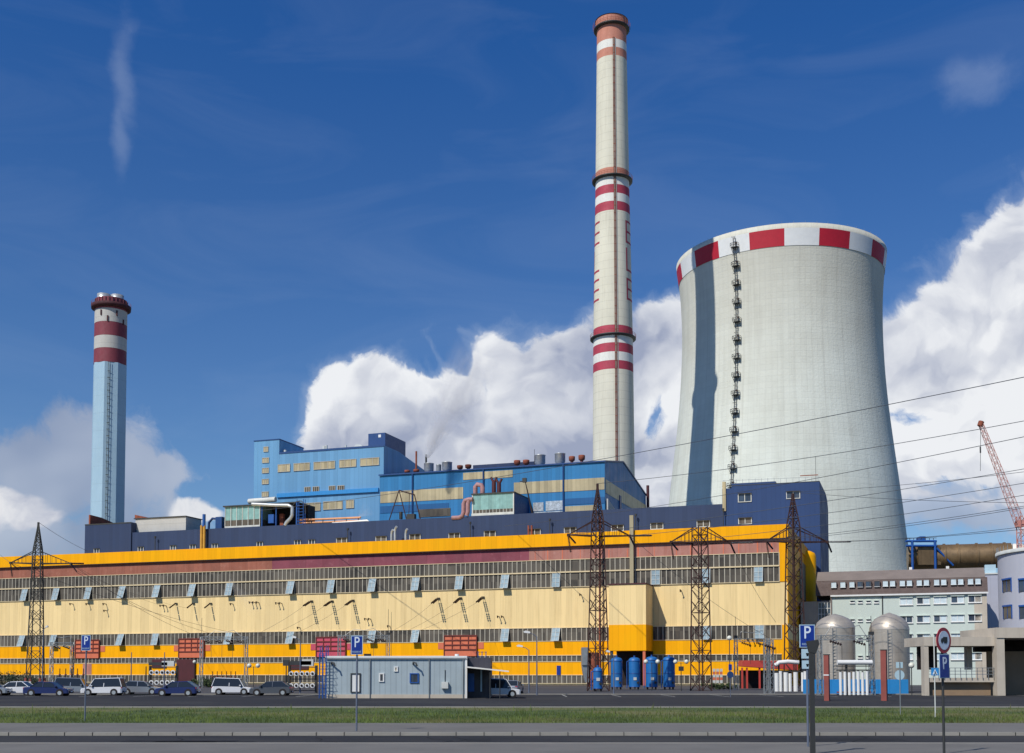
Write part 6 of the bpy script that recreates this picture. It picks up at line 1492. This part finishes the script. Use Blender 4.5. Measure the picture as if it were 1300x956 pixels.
FINE = t.math('SUBTRACT', t.noise(uvw, 62, 7, .66, 0, '2D'), .5); GP = t.rng(blobs([(1138, 530, 34, 20), (838, 535, 24, 34), (1122, 385, 40, 26), (590, 440, 40, 22), (540, 455, 30, 20), (745, 600, 26, 16), (1165, 600, 34, 12), (1230, 612, 60, 12)], uvw), -.35, .5, 0, .55)
dm_ = t.math('ADD', t.math('SUBTRACT', BM, GP), t.math('ADD', t.math('MULTIPLY', FN, .60), t.math('MULTIPLY', FINE, .42))); dl_ = t.math('ADD', BL, t.math('ADD', t.math('MULTIPLY', FN, .7), t.math('MULTIPLY', FINE, .6))); db_ = t.math('ADD', BB, t.math('MULTIPLY', FN, .35))
veil = t.rng(dm_, -.22, .2, 0, .30, True); mm = t.rng(dm_, .07, .32, 0, 1, True); ml = t.rng(dl_, .0, .55, 0, .8, True); mb_ = t.rng(db_, .05, .45, 0, .95, True)
# relief: sun-facing sides of the billows are brighter; bellies lower down are greyer
rel = t.rng(t.math('SUBTRACT', FN, FO), -.10, .10, -.15, .15)
soft = t.noise(warp(uv, 8, 3, .05), 7, 3, .5, 0, '2D'); mid = t.noise(uvw, 18, 5, .6, 0, '2D')
edge = t.rng(dm_, .1, .6, .22, 0)
inner = t.rng(dm_, .35, 1.2, 0, .12)
lit = t.math('ADD', .56, rel); lit = t.math('ADD', lit, edge); lit = t.math('SUBTRACT', lit, inner)
lit = t.math('ADD', lit, t.rng(soft, .34, .66, -.30, .30)); lit = t.math('ADD', lit, t.rng(mid, .3, .7, -.18, .18)); lit = t.math('ADD', lit, t.math('MULTIPLY', FINE, .32))
blow = blobs(BLOW, uvw); lit = t.math('ADD', lit, t.rng(blow, -.4, .6, -.04, .30))
dim = blobs(DIM, uvw); lit = t.math('SUBTRACT', lit, t.rng(dim, -.2, .6, 0, .34))
lit = t.rng(lit, -.15, 1.0, 0, 1)
cc = t.mix(lit, (.36, .41, .56), (.93, .95, .985))
CK = 8.5
scl = lambda c: t.mix(1.0, c, (CK, CK, CK), 'MULTIPLY')
# sky colour: deepen the blue a little
skc = t.mix(1.0, sk.outputs[0], t.mix(t.rng(el, .0, .57, 0, 1), (.60, .70, .80), (.19, .54, .99)), 'MULTIPLY')
# thin high wisps
uw2 = warp(uv, 14, 5, .022); wn_ = t.noise(uw2, 22, 7, .62, 0, '2D'); wis = blobs([(160, 90, 20, 110), (154, 175, 13, 70), (1235, 103, 56, 42)], uw2)
wis2 = t.math('MULTIPLY', t.noise(t.map(uv, (3, 9, 1)), 1.6, 6, .55, .6, '2D'), 1.0)
wm = t.math('ADD', t.math('MULTIPLY', t.rng(t.math('ADD', wis, t.math('MULTIPLY', wn_, 1.1)), .5, 1.5, 0, 1, True), .15), t.rng(wis2, .45, .8, 0, .055))
c = t.mix(wm, skc, (CK*.62, CK*.72, CK*.9))
c = t.mix(ml, c, scl(t.mix(t.rng(soft, .3, .7, 0, 1), (.32, .38, .52), (.60, .65, .75))))
c = t.mix(veil, c, (CK*.5, CK*.6, CK*.78)); c = t.mix(mm, c, scl(cc)); c = t.mix(mb_, c, scl(t.mix(t.rng(mid, .3, .65, 0, 1), (.5, .54, .66), (.86, .87, .9))))
t.l.new(c, bg.inputs[0]); bg.inputs[1].default_value = .108
wd.cycles.sampling_method = 'MANUAL'; wd.cycles.sample_map_resolution = 512

cam = bpy.data.cameras.new('camera'); co = bpy.data.objects.new('camera', cam); COL.objects.link(co); SC.camera = co
co.location = CAM; co.rotation_euler = (R(90)+PITCH, 0, 0)
cam.sensor_width = 36; cam.sensor_fit = 'HORIZONTAL'; cam.lens = 36*FPX/1300; cam.shift_y = (PROW-478)/1300; cam.clip_end = 20000; cam.clip_start = .1
vs = SC.view_settings; SC.display_settings.display_device = 'sRGB'; vs.view_transform = 'Standard'; vs.look = 'None'; vs.exposure = 0; vs.gamma = 1; vs.use_curve_mapping = False
SC.cycles.max_bounces = 6; SC.cycles.volume_bounces = 1; SC.cycles.use_denoising = True; SC.render.film_transparent = False
